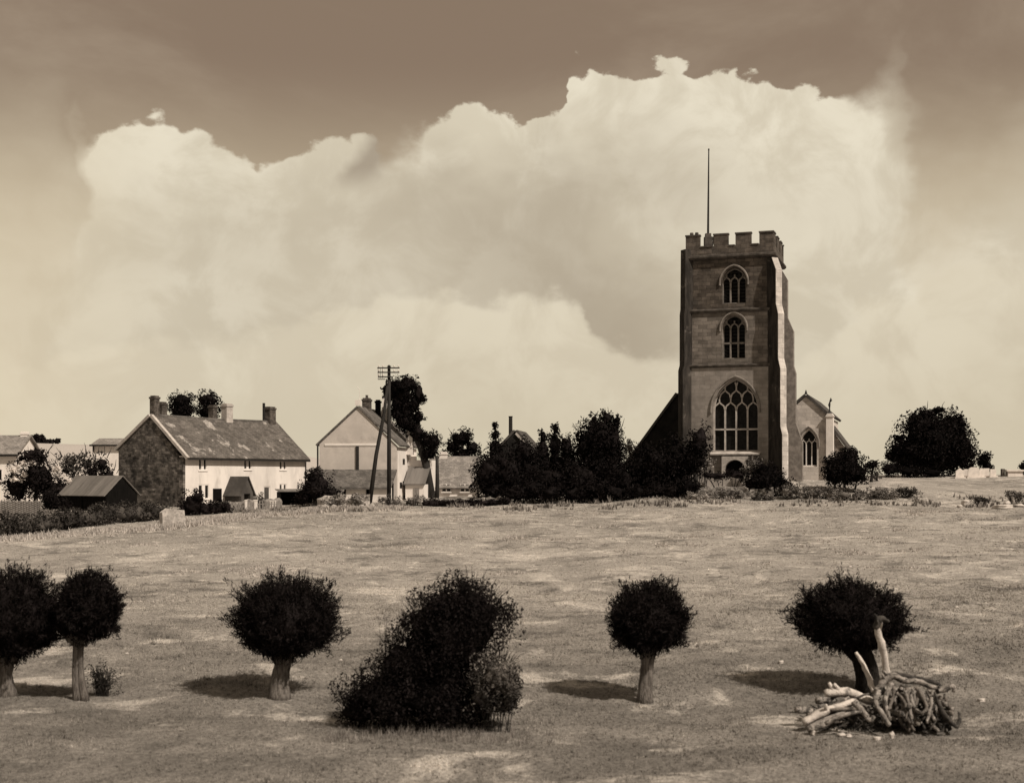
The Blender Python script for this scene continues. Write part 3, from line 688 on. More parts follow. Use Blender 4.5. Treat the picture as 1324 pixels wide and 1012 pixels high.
# ------------------------------------------------------------------ long cottage
def win(parent, x, z0, w, h, y=0.0, frame=M_white, m='window', lights=2, mull=.1, fr=.05):
    """casement set in the local x-z wall: frame with lights, glass as its child"""
    mb = MB(); lw = (w - fr * 2 - mull * (lights - 1)) / lights
    holes = [rect(x - w / 2 + fr + i * (lw + mull), x - w / 2 + fr + i * (lw + mull) + lw, z0 + fr, z0 + h - fr) for i in range(lights)]
    mb.add(*plate(rect(x - w / 2, x + w / 2, z0, z0 + h), holes, y + .03, y + .13)); o = mb.build(m, frame, parent)
    g = MB(); g.add(*plate(rect(x - w / 2 + .01, x + w / 2 - .01, z0 + .01, z0 + h - .01), [], y + .135, y + .15)); g.build('glass', M_glass, o)
    s = MB(); s.box(x - w / 2 - .06, x + w / 2 + .06, y - .07, y + .02, z0 - .09, z0 - .003); s.build('sill', frame, o)
    return o
CA = math.atan2(.888, .478); CB = Vector((-30, 120, 3.60))
cott = thing('stone_cottage', 'long two storey cottage with limewashed front, rubble gable and patched tile roof', 'cottage', CB, CA)
L = 18.2; WD = 8.0; EH = 4.72; RH = 8.35; RY = 4.0; BE = 5.5
wins = [(2.62, 3.42, 1.15, 1.12), (9.05, 3.50, 1.15, .95), (14.5, 3.50, 1.1, .9), (2.75, .75, 1.5, 1.35), (9.05, .75, 1.15, 1.35), (14.5, .95, 1.15, 1.15)]
holes = [rect(x - w / 2, x + w / 2, z, z + h) for x, z, w, h in wins] + [rect(11.5, 12.45, .02, 1.85)]
mb = MB(); mb.add(*plate(rect(0, L, -.7, EH), holes, 0, .5)); mb.build('front_wall', M_lime, cott)
gp = [(0, -.7), (WD, -.7), (WD, BE), (RY, RH), (0, EH)]
for x0, nm, m_ in ((0, 'gable_wall', M_rubble), (L - .5, 'gable_wall', M_lime)):
    mb = MB(); v, f = plate([(p[0] if p[0] else .502, p[1]) for p in gp], [], 0, .5)
    mb.add([(x0 + q[1], q[0], q[2]) for q in v], f)
    if x0 == 0: mb.box(-.03, .25, -.012, .55, -.7, EH - .1)
    mb.build(nm, m_, cott)
mb = MB(); mb.box(.502, L - .502, WD - .5, WD, -.7, BE); mb.build('rear_wall', M_rubble, cott)
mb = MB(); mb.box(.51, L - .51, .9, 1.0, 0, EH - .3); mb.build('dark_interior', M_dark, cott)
def roofslab(parent, x0, x1, p, q, t, m_, name='roof', sag=0, seed=0):
    """slope between (y,z) p (eave) and q (ridge), gently uneven"""
    rg = random.Random(seed); nx, ny = 26, 8; v = []; f = []
    dy, dz = q[0] - p[0], q[1] - p[1]; ln = math.hypot(dy, dz); n = Vector((0, -dz / ln, dy / ln)); 
    if n.z < 0: n = -n
    for lay in (0, 1):
        for i in range(nx + 1):
            for j in range(ny + 1):
                u, w = i / nx, j / ny
                s_ = -sag * math.sin(math.pi * u) * w + (rg.uniform(-.025, .025) if 0 < j < ny else 0)
                pt = Vector((x0 + (x1 - x0) * u, p[0] + dy * w, p[1] + dz * w + s_)) + n * (t * lay); v.append(pt)
    N = (nx + 1) * (ny + 1)
    for i in range(nx):
        for j in range(ny):
            a = i * (ny + 1) + j; bb = a + ny + 1
            f.append((N + a, N + bb, N + bb + 1, N + a + 1)); f.append((a, a + 1, bb + 1, bb))
    for i in range(nx):
        a, bb = i * (ny + 1), (i + 1) * (ny + 1); f.append((a, bb, N + bb, N + a)); a += ny; bb += ny; f.append((a, N + a, N + bb, bb))
    for j in range(ny): f.append((j, N + j, N + j + 1, j + 1)); a = nx * (ny + 1) + j; f.append((a, a + 1, N + a + 1, N + a))
    mb = MB(); mb.add(v, f); return mb.build(name, m_, parent)
roofslab(cott, .22, L + .2, (-.38, EH - .30), (RY, RH + .02), .2, M_roof, sag=.12, seed=2)
roofslab(cott, .22, L + .2, (WD + .3, BE - .25), (RY, RH + .02), .2, M_roof, sag=.12, seed=3)
mb = MB()
for a, c in (((-.42, EH - .32), (RY, RH + .06)), ((WD + .3, BE - .22), (RY, RH + .06))):
    dy, dz = c[0] - a[0], c[1] - a[1]; ln = math.hypot(dy, dz); n = (-dz / ln * .26, dy / ln * .26); n = n if n[1] > 0 else (-n[0], -n[1])
    mb.prism([a, c, (c[0] + n[0], c[1] + n[1]), (a[0] + n[0], a[1] + n[1])], (-.12, .215), lambda p, q, e: (e, p, q))
mb.build('verge_coping', M_dress, cott)
mb = MB(); mb.tube([(.3, RY, RH + .2), (L * .5, RY, RH + .09), (L + .15, RY, RH + .2)], .13, 6); mb.build('ridge_tile', M_roof2, cott)
mb = MB(); mb.tube([(.1, -.45, EH - .28), (L + .2, -.45, EH - .30)], .075, 6); mb.tube([(L - .05, -.1, EH - .3), (L - .05, -.1, 0)], .05, 6); mb.build('gutter', M_iron, cott)
def chimney(parent, x, y, z0, z1, w, dpt, m_, pots=1, potm=M_brickd):
    mb = MB(); mb.box(x - w / 2, x + w / 2, y - dpt / 2, y + dpt / 2, z0, z1 - .3); mb.box(x - w / 2 - .06, x + w / 2 + .06, y - dpt / 2 - .06, y + dpt / 2 + .06, z1 - .298, z1 - .12); mb.box(x - w / 2 + .04, x + w / 2 - .04, y - dpt / 2 + .04, y + dpt / 2 - .04, z1 - .118, z1)
    o = mb.build('chimney', m_, parent)
    for i in range(pots):
        pb = MB(); xx = x + (i - (pots - 1) / 2) * .4; pb.tube([(xx, y, z1), (xx, y, z1 + .2), (xx, y, z1 + .28)], [.14, .12, .15], 8); pb.build('chimney_pot', potm, o)
chimney(cott, .55, RY, RH - .6, RH + 2.0, .66, .6, M_brickd, 0)
chimney(cott, 10.7, RY, RH - .6, RH + 1.75, .95, .7, M_dress, 0)
chimney(cott, 9.6, RY + .9, RH - 1.4, RH + 1.6, .6, .6, M_brickd, 0)
chimney(cott, 3.2, RY + 1.6, RH - 2, RH + 1.6, .7, .7, M_brickd, 0)
chimney(cott, 17.4, RY, RH - .6, RH + 1.75, 1.0, .8, M_brickd, 0)
mb = MB(); mb.tube([(16.55, RY + .1, RH - .3), (16.55, RY + .1, RH + 2.1)], .14, 8); mb.build('flue_pipe', M_iron, cott)
for x, z, w, h in wins: win(cott, x, z, w, h, 0, mull=.34 if w < 1.3 else .42, fr=.09, m='window')
mb = MB(); mb.add(*plate(rect(11.5, 12.45, .02, 1.85), [rect(11.6, 12.35, .03, 1.76)], .05, .15)); df = mb.build('door_frame', M_white, cott)
mb = MB(); mb.box(11.605, 12.345, .09, .13, .03, 1.755); mb.build('door', M_roofd, df)
# gabled porch with a lean-to on its right
mb = MB(); mb.add(*plate([(5.7, -.7), (7.4, -.7), (7.4, 1.3), (6.55, 2.75), (5.7, 1.3)], [rect(6.1, 7.0, -.3, 1.2)], -2.0, -1.75)); mb.box(5.7, 5.95, -1.74, -.003, -.7, 1.3); mb.box(7.15, 7.4, -1.74, -.003, -.7, 1.3); po = mb.build('porch', M_roofd, cott)
mb = MB(); slope(mb, (5.45, .95), (6.55, 2.8), -2.15, -.01, .1); slope(mb, (6.55, 2.8), (7.65, .95), -2.15, -.01, .1); mb.build('roof', M_roofd, po)
mb = MB(); mb.box(7.42, 9.0, -1.2, -.003, -.7, .75); mb.prism([(-1.4, .75), (-.004, 1.35), (-.004, 1.47), (-1.4, .87)], (7.4, 9.2), lambda p, q, e: (e, p, q)); mb.build('lean_to', M_tin, cott)
mb = MB(); mb.box(4.0, 5.2, -.05, -.002, .5, 1.7); mb.build('shutter', M_tar, cott)

# ------------------------------------------------------------------ white house with grey gable
HB = Vector(((413 - 662) / F * 121, 121, 4.15)); HA = R(-7)
wh = thing('gabled_house', 'pale rendered house with tall grey gable end and bright white side wall', 'house', HB, HA)
HW = 7.25; HE = 5.35; HP = 8.6; HD = 9.2
mb = MB(); mb.add(*plate([(0, -.6), (HW, -.6), (HW, HE - .3), (HW / 2, HP), (0, HE)], [], 0, .4)); mb.build('gable_wall', M_gable, wh)
mb = MB(); mb.box(HW - .4, HW + .004, .402, HD, -.6, HE - .35); mb.build('side_wall', M_lime2, wh)
mb = MB(); mb.box(0, .4, .402, HD, -.6, HE - .05); mb.box(.402, HW - .402, HD - .4, HD, -.6, HE - .3); mb.build('rear_wall', M_gable, wh)
mb = MB(); slope(mb, (-.25, HE - .25), (HW / 2, HP + .02), -.12, HD + .1, .16); mb.build('roof', M_roof2, wh)
mb = MB(); slope(mb, (HW / 2, HP + .02), (HW + .26, HE - .32), -.12, HD + .1, .16); mb.build('roof', M_roof2, wh)
mb = MB(); mb.prism([(-.05, 3.35 + 1.75), (-.05, 3.35 + 1.92), (-.002, 3.35 + 1.95), (-.002, 5.08)], (.5, 5.6), lambda a, c, e: (e, a, c)); mb.build('string_band', M_lime2, wh)
mb = MB(); mb.box(3.45, 3.72, -.1, -.003, 2.75, 5.09); mb.build('downpipe', M_wood, wh)
mb = MB(); mb.tube([(-.14, -.08, HE - .2), (-.14, -.08, 3.0), (-.35, -.1, 2.75)], .08, 6); mb.build('downpipe', M_iron, wh)
chimney(wh, HW / 2 + .1, 3.1, HP - .8, HP + 1.05, .7, .9, M_brickd, 1)
chimney(wh, HW / 2 + .7, 5.2, HP - 1.5, HP + 1.0, .45, .5, M_tar, 0)
mb = MB(); mb.tube([(HW / 2 + 1.15, 6.6, HP - 2), (HW / 2 + 1.15, 6.6, HP - .4), (HW / 2 + 1.15, 6.6, HP + 1.5), (HW / 2 + 1.15, 6.6, HP + 1.8)], [.62, .58, .3, .22], 4, sq=True); mb.build('chimney', M_lime2, wh)
mb = MB(); mb.tube([(HW + .3, 4.6, HE - 1), (HW + .3, 4.6, HE + 1.6), (HW + .3, 4.6, HE + 2.0)], [.42, .4, .28], 4, sq=True); mb.build('chimney', M_lime2, wh)
mb = MB(); mb.box(HW / 2 - .25, HW / 2 + .25, -.1, .4, HP + .2, HP + .7); mb.tube([(HW / 2 + .12, .1, HP + .7), (HW / 2 + .12, .1, HP + 1.7)], .022, 5); mb.tube([(HW / 2 + .12, .1, HP + 1.65), (HW / 2 - .1, .1, HP + 1.9)], .02, 5); mb.build('finial', M_lime2, wh)
# lean-to in front with sloping dark roof
mb = MB(); mb.prism([(-2.6, 1.15), (-.003, 2.78), (-.003, 2.94), (-2.6, 1.31)], (-.3, HW + .02), lambda p, q, e: (e, p, q)); mb.build('lean_to_roof', M_roof2, wh)
mb = MB(); mb.prism([(-3.3, .55), (-1.2, 1.95), (-1.2, 2.05), (-3.3, .67)], (-.2, 3.0), lambda p, q, e: (e, p, q)); mb.build('lean_to_roof', M_tin, wh)
for a in ((3.1, 4.9, -2.35, -2.1, -.6, 1.25), (5.4, HW, -2.35, -2.1, -.6, 1.3), (-.1, .15, -2.35, -.4, -.6, 1.2)): MB().box(*a).build('lean_to_wall', M_lime2, wh)
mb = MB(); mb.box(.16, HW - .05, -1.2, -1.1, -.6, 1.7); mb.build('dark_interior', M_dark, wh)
# outshut and little privy on the right
mb = MB(); mb.box(HW + .01, HW + 2.1, 5.0, HD - .4, -.6, 3.85); mb.box(HW + .3, HW + .8, 4.97, 5.3, 3.852, 4.2); mb.box(HW + 1.5, HW + 1.9, 4.97, 5.3, 3.852, 4.05); mb.build('outshut', M_lime2, wh)
mb = MB(); mb.box(HW + .35, HW + 2.1, 2.2, 4.6, -.6, 1.55); pv = mb.build('privy', M_lime2, wh)
mb = MB(); mb.prism([(2.0, 1.5), (4.62, 3.1), (4.62, 3.22), (2.0, 1.62)], (HW + .2, HW + 2.25), lambda p, q, e: (e, p, q)); mb.build('roof', M_tin, pv)
mb = MB(); mb.box(HW + 1.1, HW + 1.65, 2.15, 2.198, -.5, 1.2); mb.build('door', M_timber, pv)
for (y_, z_, h_) in ((2.6, 3.4, .55), (2.6, 1.3, .55), (1.3, 1.2, .55), (2.9, -.2, .7)):
    mb = MB(); mb.box(HW + .0045, HW + .02, y_, y_ + 1.0, z_, z_ + h_); mb.build('window', M_glass, wh)

# ------------------------------------------------------------------ other buildings
def simple_house(name, label, D, px0, px1, row_e, row_r, depth, wm, rm, rot=0, z0=None, cat='house', hip=0, ov=.25):
    p0, p1 = P(px0, row_e, D), P(px1, row_e, D); base = Vector((p0.x, D, (z0 if z0 is not None else G((p0.x + p1.x) / 2, D)) - .3))
    t = thing(name, label, cat, base, rot); Lx = p1.x - p0.x; e = p0.z - base.z; r = P(px0, row_r, D + depth / 2).z - base.z
    mb = MB(); mb.box(0, Lx, 0, .3, -.5, e); mb.box(0, Lx, depth - .3, depth, -.5, e)
    for x in (0, Lx - .3):
        v, f = plate([(.302, -.5), (depth - .302, -.5), (depth - .302, e), (depth / 2, r - .06), (.302, e)], [], 0, .3); mb.add([(x + q[1], q[0], q[2]) for q in v], f)
    mb.build('wall', wm, t)
    roofslab(t, -ov, Lx + ov, (-.3, e - .22), (depth / 2, r), .14, rm, seed=int(px0)); roofslab(t, -ov, Lx + ov, (depth + .3, e - .22), (depth / 2, r), .14, rm, seed=int(px0) + 1)
    return t, Lx, e, r
sh, Lx, e_, r_ = simple_house('low_cottage', 'low cottage with wide pale stone slate roof right of the white house', 128, 556, 618, 629, 591, 6.0, M_lime2, M_roofp, z0=4.5)
chimney(sh, 1.15, 3.0, r_ - .6, r_ + .55, .8, .7, M_lime2, 0); chimney(sh, .1, 3.0, r_ - .6, r_ - .1, .5, .6, M_lime2, 0)
win(sh, 1.6, .75, .9, .8, -.16); win(sh, 3.4, .75, .9, .8, -.16)
ed, Lx, e_, r_ = simple_house('rendered_house', 'pale rendered house cut off by the left edge of the photo', 137, -60, 21, 586, 564, 7, M_lime2, M_roofp, z0=3.5, ov=.3)
mb = MB(); mb.tube([(-.3, -.42, e_ - .2), (Lx + .3, -.42, e_ - .2)], .13, 6); mb.build('gutter', M_iron, ed)
chimney(ed, Lx - .4, 3.5, r_ - .6, r_ + .5, .7, .7, M_lime2, 0); win(ed, 4.6, 2.8, 1.0, 1.2, -.16)
bn_, Lx, e_, r_ = simple_house('white_barn', 'low whitewashed barn half hidden behind the rubble gable of the long cottage', 150, 120, 200, 574, 568, 6, M_lime2, M_roofp, z0=3.6, cat='barn', ov=.2)
mb = MB(); mb.tube([(-.25, -.42, e_ - .15), (Lx, -.42, e_ - .15)], .1, 6); mb.tube([(.1, -.15, e_ - .2), (.1, -.15, e_ - .9)], .09, 6); mb.build('gutter', M_iron, bn_)
# tarred shed: ridge across, black gable turned to the right
sd = P(80, 660, 114); SB = Vector((sd.x, 114, G(sd.x, 114) - .1)); shed = thing('garden_shed', 'black tarred garden shed with grey felt roof beside the cottage gable', 'shed', SB, R(-35))
SL = 6.0
mb = MB(); v, f = plate([(0, -.4), (3.2, -.4), (3.2, 1.5), (1.6, 2.95), (0, 1.5)], [], 0, .12); mb.add([(SL - .12 + q[1], q[0], q[2]) for q in v], f); mb.add([(q[1], q[0], q[2]) for q in v], f)
mb.box(.122, SL - .122, 0, .1, -.4, 1.5); mb.box(.122, SL - .122, 3.1, 3.2, -.4, 1.5); mb.build('wall', M_tar, shed)
roofslab(shed, -.2, SL + .15, (-.3, 1.28), (1.6, 2.98), .07, M_tin, seed=9); roofslab(shed, -.2, SL + .15, (3.5, 1.28), (1.6, 2.98), .07, M_tin, seed=10)
mb = MB(); mb.box(1.9, 2.8, -.05, -.003, -.3, 1.4); mb.build('door', M_tar, shed)
# dark house among the trees
hd = P(640, 600, 126); HB2 = Vector((hd.x, 126, 4.4)); hh = thing('dark_house', 'dark roofed house with pale bargeboard nearly buried in the tree belt', 'house', HB2, R(-8))
gw = 3.9
mb = MB(); mb.add(*plate([(0, -.5), (gw, -.5), (gw, 4.2), (gw / 2, 6.3), (0, 4.2)], [], 0, .3)); mb.box(0, .3, .302, 7, -.5, 4.2); mb.box(gw - .3, gw, .302, 7, -.5, 4.2); mb.build('wall', M_aisle, hh)
mb = MB(); slope(mb, (-.3, 3.95), (gw / 2, 6.35), -.1, 7); slope(mb, (gw / 2, 6.35), (gw + .4, 3.8), -.1, 7); mb.build('roof', M_roofd, hh)
mb = MB(); slope(mb, (gw / 2, 6.1), (gw + .42, 3.55), -.16, -.105, .2); mb.build('bargeboard', M_dress, hh)
mb = MB(); mb.tube([(1.2, 2.2, 4.5), (1.2, 2.2, 7.75), (1.2, 2.2, 7.9)], [.2, .18, .22], 8); mb.build('chimney', M_iron, hh)
# low outbuilding in front of the long cottage
ob = P(362, 662, 127); OB = Vector((ob.x, 127, G(ob.x, 127) - .05)); obt = thing('lean_to_shed', 'low black open fronted shed at right end of the limewashed cottage', 'shed', OB, R(22))
mb = MB(); mb.box(0, 3.4, 1.4, 1.5, -.3, 1.35); mb.box(0, .1, 0, 1.398, -.3, 1.35); mb.box(3.3, 3.4, 0, 1.398, -.3, 1.35); mb.box(1.9, 3.298, 0, .08, -.3, 1.2); mb.build('wall', M_tar, obt)
mb = MB(); mb.prism([(-.2, 1.36), (1.7, 1.55), (1.7, 1.62), (-.2, 1.43)], (-.15, 3.6), lambda p, q, e: (e, p, q)); mb.build('roof', M_tin, obt)
# ------------------------------------------------------------------ telegraph pole and posts
tp = P(503, 650, 112); TB2 = Vector((tp.x, 112, G(tp.x, 112)))
tel = thing('telegraph_pole', 'tall dark telegraph pole with three crossarms and a leaning strut', 'telegraph pole', TB2)
h0 = P(503, 474, 112).z - TB2.z; kk = 112 / F
mb = MB(); mb.tube([(0, 0, -.4), (0, 0, h0 * .5), (0, 0, h0)], [.19, .17, .13], 10); mb.tube([(0, 0, h0), (0, 0, h0 + .15)], [.2, .04], 8); mb.build('pole', M_wood, tel, True)
mb = MB(); mb.tube([((478 - 503) * kk, -.5, -.3), ((487 - 503) * kk, -.36, h0 * .36), ((497 - 503) * kk, -.24, h0 * .66), (-.12, -.16, h0 * .86)], [.20, .17, .14, .12], 9); mb.build('strut', M_wood, tel, True)
for i, (dz, wl, wr) in enumerate(((-.12, .98, .92), (-.50, .95, .90), (-.88, .92, .35))):
    mb = MB(); mb.box(-wl, wr, -.25, -.16, h0 + dz - .05, h0 + dz + .05); ca = mb.build('crossarm', M_wood, tel)
    for x in (-.85, -.5, .45, .82):
        if x < wr:
            mb = MB(); mb.tube([(x, -.2, h0 + dz + .05), (x, -.2, h0 + dz + .12), (x, -.2, h0 + dz + .2), (x, -.2, h0 + dz + .24)], [.03, .06, .055, .03], 8); mb.build('insulator', M_ceram, ca)
mb = MB()
for x in (-.9, -.72, -.54): mb.tube([(x, -.27, h0 - 1.0), (x, -.27, h0 - .1)], .018, 5)
mb.box(-.93, -.3, -.30, -.24, h0 - 1.12, h0 - 1.05); mb.build('wire_rack', M_iron, tel)
wp = P(565, 655, 115); wb = Vector((wp.x, 115, G(wp.x, 115))); pst = thing('wooden_post', 'short weathered post with angled foot under the leaning elm', 'post', wb)
mb = MB(); mb.tube([(0, 0, -.3), (.03, 0, 2), (.0, 0, 4.1)], [.2, .17, .13], 8); mb.build('shaft', M_barkd, pst, True)
mb = MB(); mb.tube([(-.65, -.1, -.1), (-.12, -.05, 1.0)], [.09, .07], 6); mb.build('stay', M_barkd, pst)

# ------------------------------------------------------------------ walls, hedges, fences, stones
def path_wall(name, label, cat, pts, h, w, m, seed=0, rough=.06, group=None):
    b0 = Vector((pts[0][0], pts[0][1], G(*pts[0]))); t = thing(name, label, cat, b0, 0, group); rnd = random.Random(seed); v = []; f = []; n = 0
    for (a, c) in zip(pts, pts[1:]):
        k = max(2, int(math.dist(a, c) / .45))
        for i in range(k + (c == pts[-1])):
            x, y = a[0] + (c[0] - a[0]) * i / k, a[1] + (c[1] - a[1]) * i / k; d = Vector((c[1] - a[1], a[0] - c[0])).normalized(); g = G(x, y); hh = h * (1 + rnd.uniform(-.16, .16))
            for s, z in ((-1, -.25), (-1, hh * .6), (-.8, hh), (.8, hh), (1, hh * .6), (1, -.25)):
                j = rnd.uniform(-rough, rough); v.append((x - b0.x + d.x * (s * w / 2 + j), y - b0.y + d.y * (s * w / 2 + j), g - b0.z + z + (j if z > 0 else 0)))
            n += 1
    for i in range(n - 1):
        for j in range(5): f.append((i * 6 + j, (i + 1) * 6 + j, (i + 1) * 6 + j + 1, i * 6 + j + 1))
    f += [tuple(range(6)), tuple((n - 1) * 6 + j for j in range(6))[::-1]]
    mb = MB(); mb.add(v, f); mb.build('stonework', m, t); return t
M_dry = mat('dry_stone', S(.16), S(.32), 3, bump=1.0, bscale=7, stain=(2, S(.05), .5, .7, .8))
M_dryp = mat('pale_dry_stone', S(.34), S(.5), 3, bump=1.0, bscale=7, stain=(2, S(.14), .52, .7, .8))
def wpt(px, D): return ((px - 662) / F * D, D)
path_wall('garden_wall', 'short pale end wall closing the clipped hedge left of the cottage', 'wall', [wpt(208, 93), wpt(237, 94.5)], 1.15, .4, M_dryp, 1, .06)
path_wall('garden_wall', 'low rubble wall along the cottage front garden', 'wall', [wpt(286, 110), wpt(330, 114), wpt(362, 118)], .75, .4, M_dry, 2)
path_wall('field_wall', 'broken pale rubble wall below the gabled house', 'wall', [wpt(412, 111), wpt(440, 110), wpt(478, 110.5)], .85, .6, M_dryp, 3, .14)
path_wall('field_wall', 'low dark field wall under the tree belt', 'wall', [wpt(548, 111), wpt(600, 112), wpt(660, 111)], .55, .5, M_dry, 4, .1)
path_wall('churchyard_wall', 'long low churchyard wall on the bank below the tower', 'wall', [wpt(878, 110.5), wpt(930, 110), wpt(1000, 109.6)], .75, .45, M_dry, 5)
path_wall('churchyard_wall', 'short upper churchyard wall beside the tower door', 'wall', [wpt(884, 112.4), wpt(912, 112.0)], .8, .4, M_dryp, 6)
def hedge(name, label, pts, h, w, m, seed, leaf=.16, dens=1.2, core=.85):
    b0 = Vector((pts[0][0], pts[0][1], G(*pts[0]))); t = thing(name, label, 'hedge', b0); rnd = random.Random(seed); B = []
    for a, c in zip(pts, pts[1:]):
        k = max(1, int(math.dist(a, c) / (w * .55)))
        for i in range(k + (c == pts[-1])):
            x, y = a[0] + (c[0] - a[0]) * i / k, a[1] + (c[1] - a[1]) * i / k; hh = h * rnd.uniform(.85, 1.12)
            B.append((x - b0.x, y - b0.y, G(x, y) - b0.z + hh * .42, w * .75, w * .55, hh * .58))
    crown_mesh('foliage', B, m, t, seed, leaf, dens, core); return t
hedge('hedge', 'long dark clipped hedge curving across the left edge of the field', [wpt(-25, 86), wpt(60, 89), wpt(140, 95), wpt(208, 98)], 1.35, 1.2, M_leafm, 11)
hedge('hedge', 'short dark garden hedge below the cottage porch', [wpt(262, 106), wpt(290, 107)], 1.05, .9, M_leaf, 12)
hedge('hedge', 'low dark hedge between the leaning elm and the tree belt', [wpt(552, 109.5), wpt(600, 109.5), wpt(655, 109.5)], .55, .8, M_leaf, 13)
fb = Vector((*wpt(2, 104), 0)); fb.z = G(fb.x, fb.y); fen = thing('wattle_fence', 'pale woven wattle fence above the left end of the hedge', 'fence', fb)
mb = MB(); rnd = random.Random(5)
for i in range(15): mb.tube([(0 + 3.0 * i / 14, 0, -.2), (3.0 * i / 14 + rnd.uniform(-.04, .04), 0, 1.35 + rnd.uniform(-.1, .12))], .045, 6)
mb.build('stake', M_timber, fen)
mb = MB()
for j in range(17): mb.tube([(3.0 * i / 14 + .1, (.06 if (i + j) % 2 else -.06), .08 + j * .075 + rnd.uniform(-.012, .012)) for i in range(-1, 15)], .038, 5)
mb.build('wattle', M_timber, fen)
pf = Vector((*wpt(300, 109.2), 0)); pf.z = G(pf.x, pf.y); pk = thing('picket_fence', 'low grey picket fence in front of the cottage porch', 'fence', pf, R(35))
mb = MB()
for i in range(16): mb.box(i * .27, i * .27 + .09, -.02, .02, -.2, .85 + .05 * math.sin(i * 2.3))
mb.build('pickets', M_timber, pk)
mb = MB(); mb.box(-.1, 4.2, .021, .06, .2, .28); mb.box(-.1, 4.2, .021, .06, .6, .68); mb.build('rail', M_timber, pk)
def gatepost(px, D, h, w, label):
    x, y = wpt(px, D); t = tag(MB().box(-w, w, -w, w, -.2, h).add([(a * w * 1.15, c * w * 1.15, z) for a, c in ((-1, -1), (1, -1), (1, 1), (-1, 1)) for z in (h + .002, h + .09)], [(0, 2, 4, 6), (1, 3, 5, 7), (0, 1, 3, 2), (2, 3, 5, 4), (4, 5, 7, 6), (6, 7, 1, 0)]).build('gatepost', M_lime2, None, loc=(x, y, G(x, y)), bevel=.02), label, 'gatepost', 'white posts along the cottage garden')
gatepost(330.5, 110.5, .8, .14, 'tall white gatepost left of the cottage door')
gatepost(353, 112, .65, .22, 'broad white gatepost nearest the black open shed')
gatepost(318, 109.5, .85, .10, 'thin white gatepost closest to the picket fence')

def rock(name, label, cat, px, D, w, h, seed, m=M_rock, group=None, sink=.25):
    rg = np.random.default_rng(seed); iv, fi = ico(); n_ = 1 + .22 * np.sin(iv[:, 0] * 3 + seed) * np.cos(iv[:, 1] * 4 + seed) + .12 * np.sin(iv[:, 2] * 5 + seed * 2) + rg.uniform(-.05, .05, len(iv))
    V = iv * n_[:, None] * np.array([w / 2, w * .38, h / 2]); V[:, 2] += h / 2 * (1 - sink)
    x, y = wpt(px, D); o = fastmesh(name, V, fi, m); o.location = (x, y, G(x, y)); return tag(o, label, cat, group)
for i, (px, D, w, h, lb) in enumerate(((1249, 104.5, .75, .55, 'rounded white boulder, leftmost at the right field edge'), (1241, 103.8, .4, .25, 'small flat white stone just left of the rounded boulder'),
        (1273, 104.8, .55, .4, 'upright pale stone beside the dark scrub at the right field edge'), (1296, 102.6, 1.5, .35, 'long jagged white slab lying at the right field edge'),
        (1302, 103.4, .5, .6, 'pointed white stone standing behind the long jagged slab'), (1318, 103.4, .8, .25, 'flat white slab at the extreme right field edge'), (1197, 106, .75, .35, 'single flat white stone below the big round tree'))):
    rock('boulder', lb, 'stone', px, D, w, h, 40 + i, group='white stones at the right field edge')
M_field_stone = M_rock
rnd = random.Random(77)
for i in range(26):
    px = rnd.uniform(410, 482); D = rnd.uniform(107.5, 109.8)
    rock('rubble_stone', 'pale stone tumbled at the foot of the broken rubble wall', 'stone', px, D, rnd.uniform(.25, .6), rnd.uniform(.2, .42), 100 + i, M_dryp, 'stones tumbled from the rubble wall')

def grave(px, D, w, h, kind, label):
    x, y = wpt(px, D); t = thing('gravestone', label, 'gravestone', Vector((x, y, G(x, y))), R(random.Random(px).uniform(-8, 8)), 'white gravestones under the big round tree')
    a = w / 2
    ol = {'point': [(-a, -.2), (a, -.2), (a, h * .7), (0, h), (-a, h * .7)], 'round': arch(0, w, -.2, h * .62, h, 6), 'flat': rect(-a, a, -.2, h)}[kind]
    mb = MB(); mb.add(*plate(ol, [], -.07, .07)); mb.build('slab', M_grave, t); mb = MB(); mb.box(-a - .12, a + .12, -.2, .2, -.2, .12); mb.build('plinth', M_grave, t)
grave(1241, 132.5, .85, 1.0, 'point', 'pointed white gravestone, left end of the row under the tree')
grave(1249, 133.2, .7, .82, 'round', 'small round topped white gravestone close beside the leftmost pointed one')
grave(1259, 132.5, 1.15, 1.05, 'round', 'broadest white gravestone with a pointed arch top')
grave(1269, 132.7, .55, .95, 'round', 'narrow arched white gravestone right of the broadest one')
grave(1275, 133.2, .6, .9, 'flat', 'square topped white gravestone under the small outlying tree')
grave(1284, 132.6, .6, .8, 'flat', 'low white gravestone, right end of the row')
x, y = wpt(1311, 135); tt = thing('table_tomb', 'low white table tomb alone on the right skyline', 'tomb', Vector((x, y, G(x, y))))
mb = MB(); mb.box(-.75, .75, -.4, .4, -.2, .5); mb.build('chest', M_grave, tt); mb = MB(); mb.box(-.95, .95, -.55, .55, .502, .66); mb.build('ledger', M_grave, tt); mb = MB(); mb.box(-1.3, -1.0, -.2, .2, -.2, .75); mb.build('headstone', M_dressdark, tt)

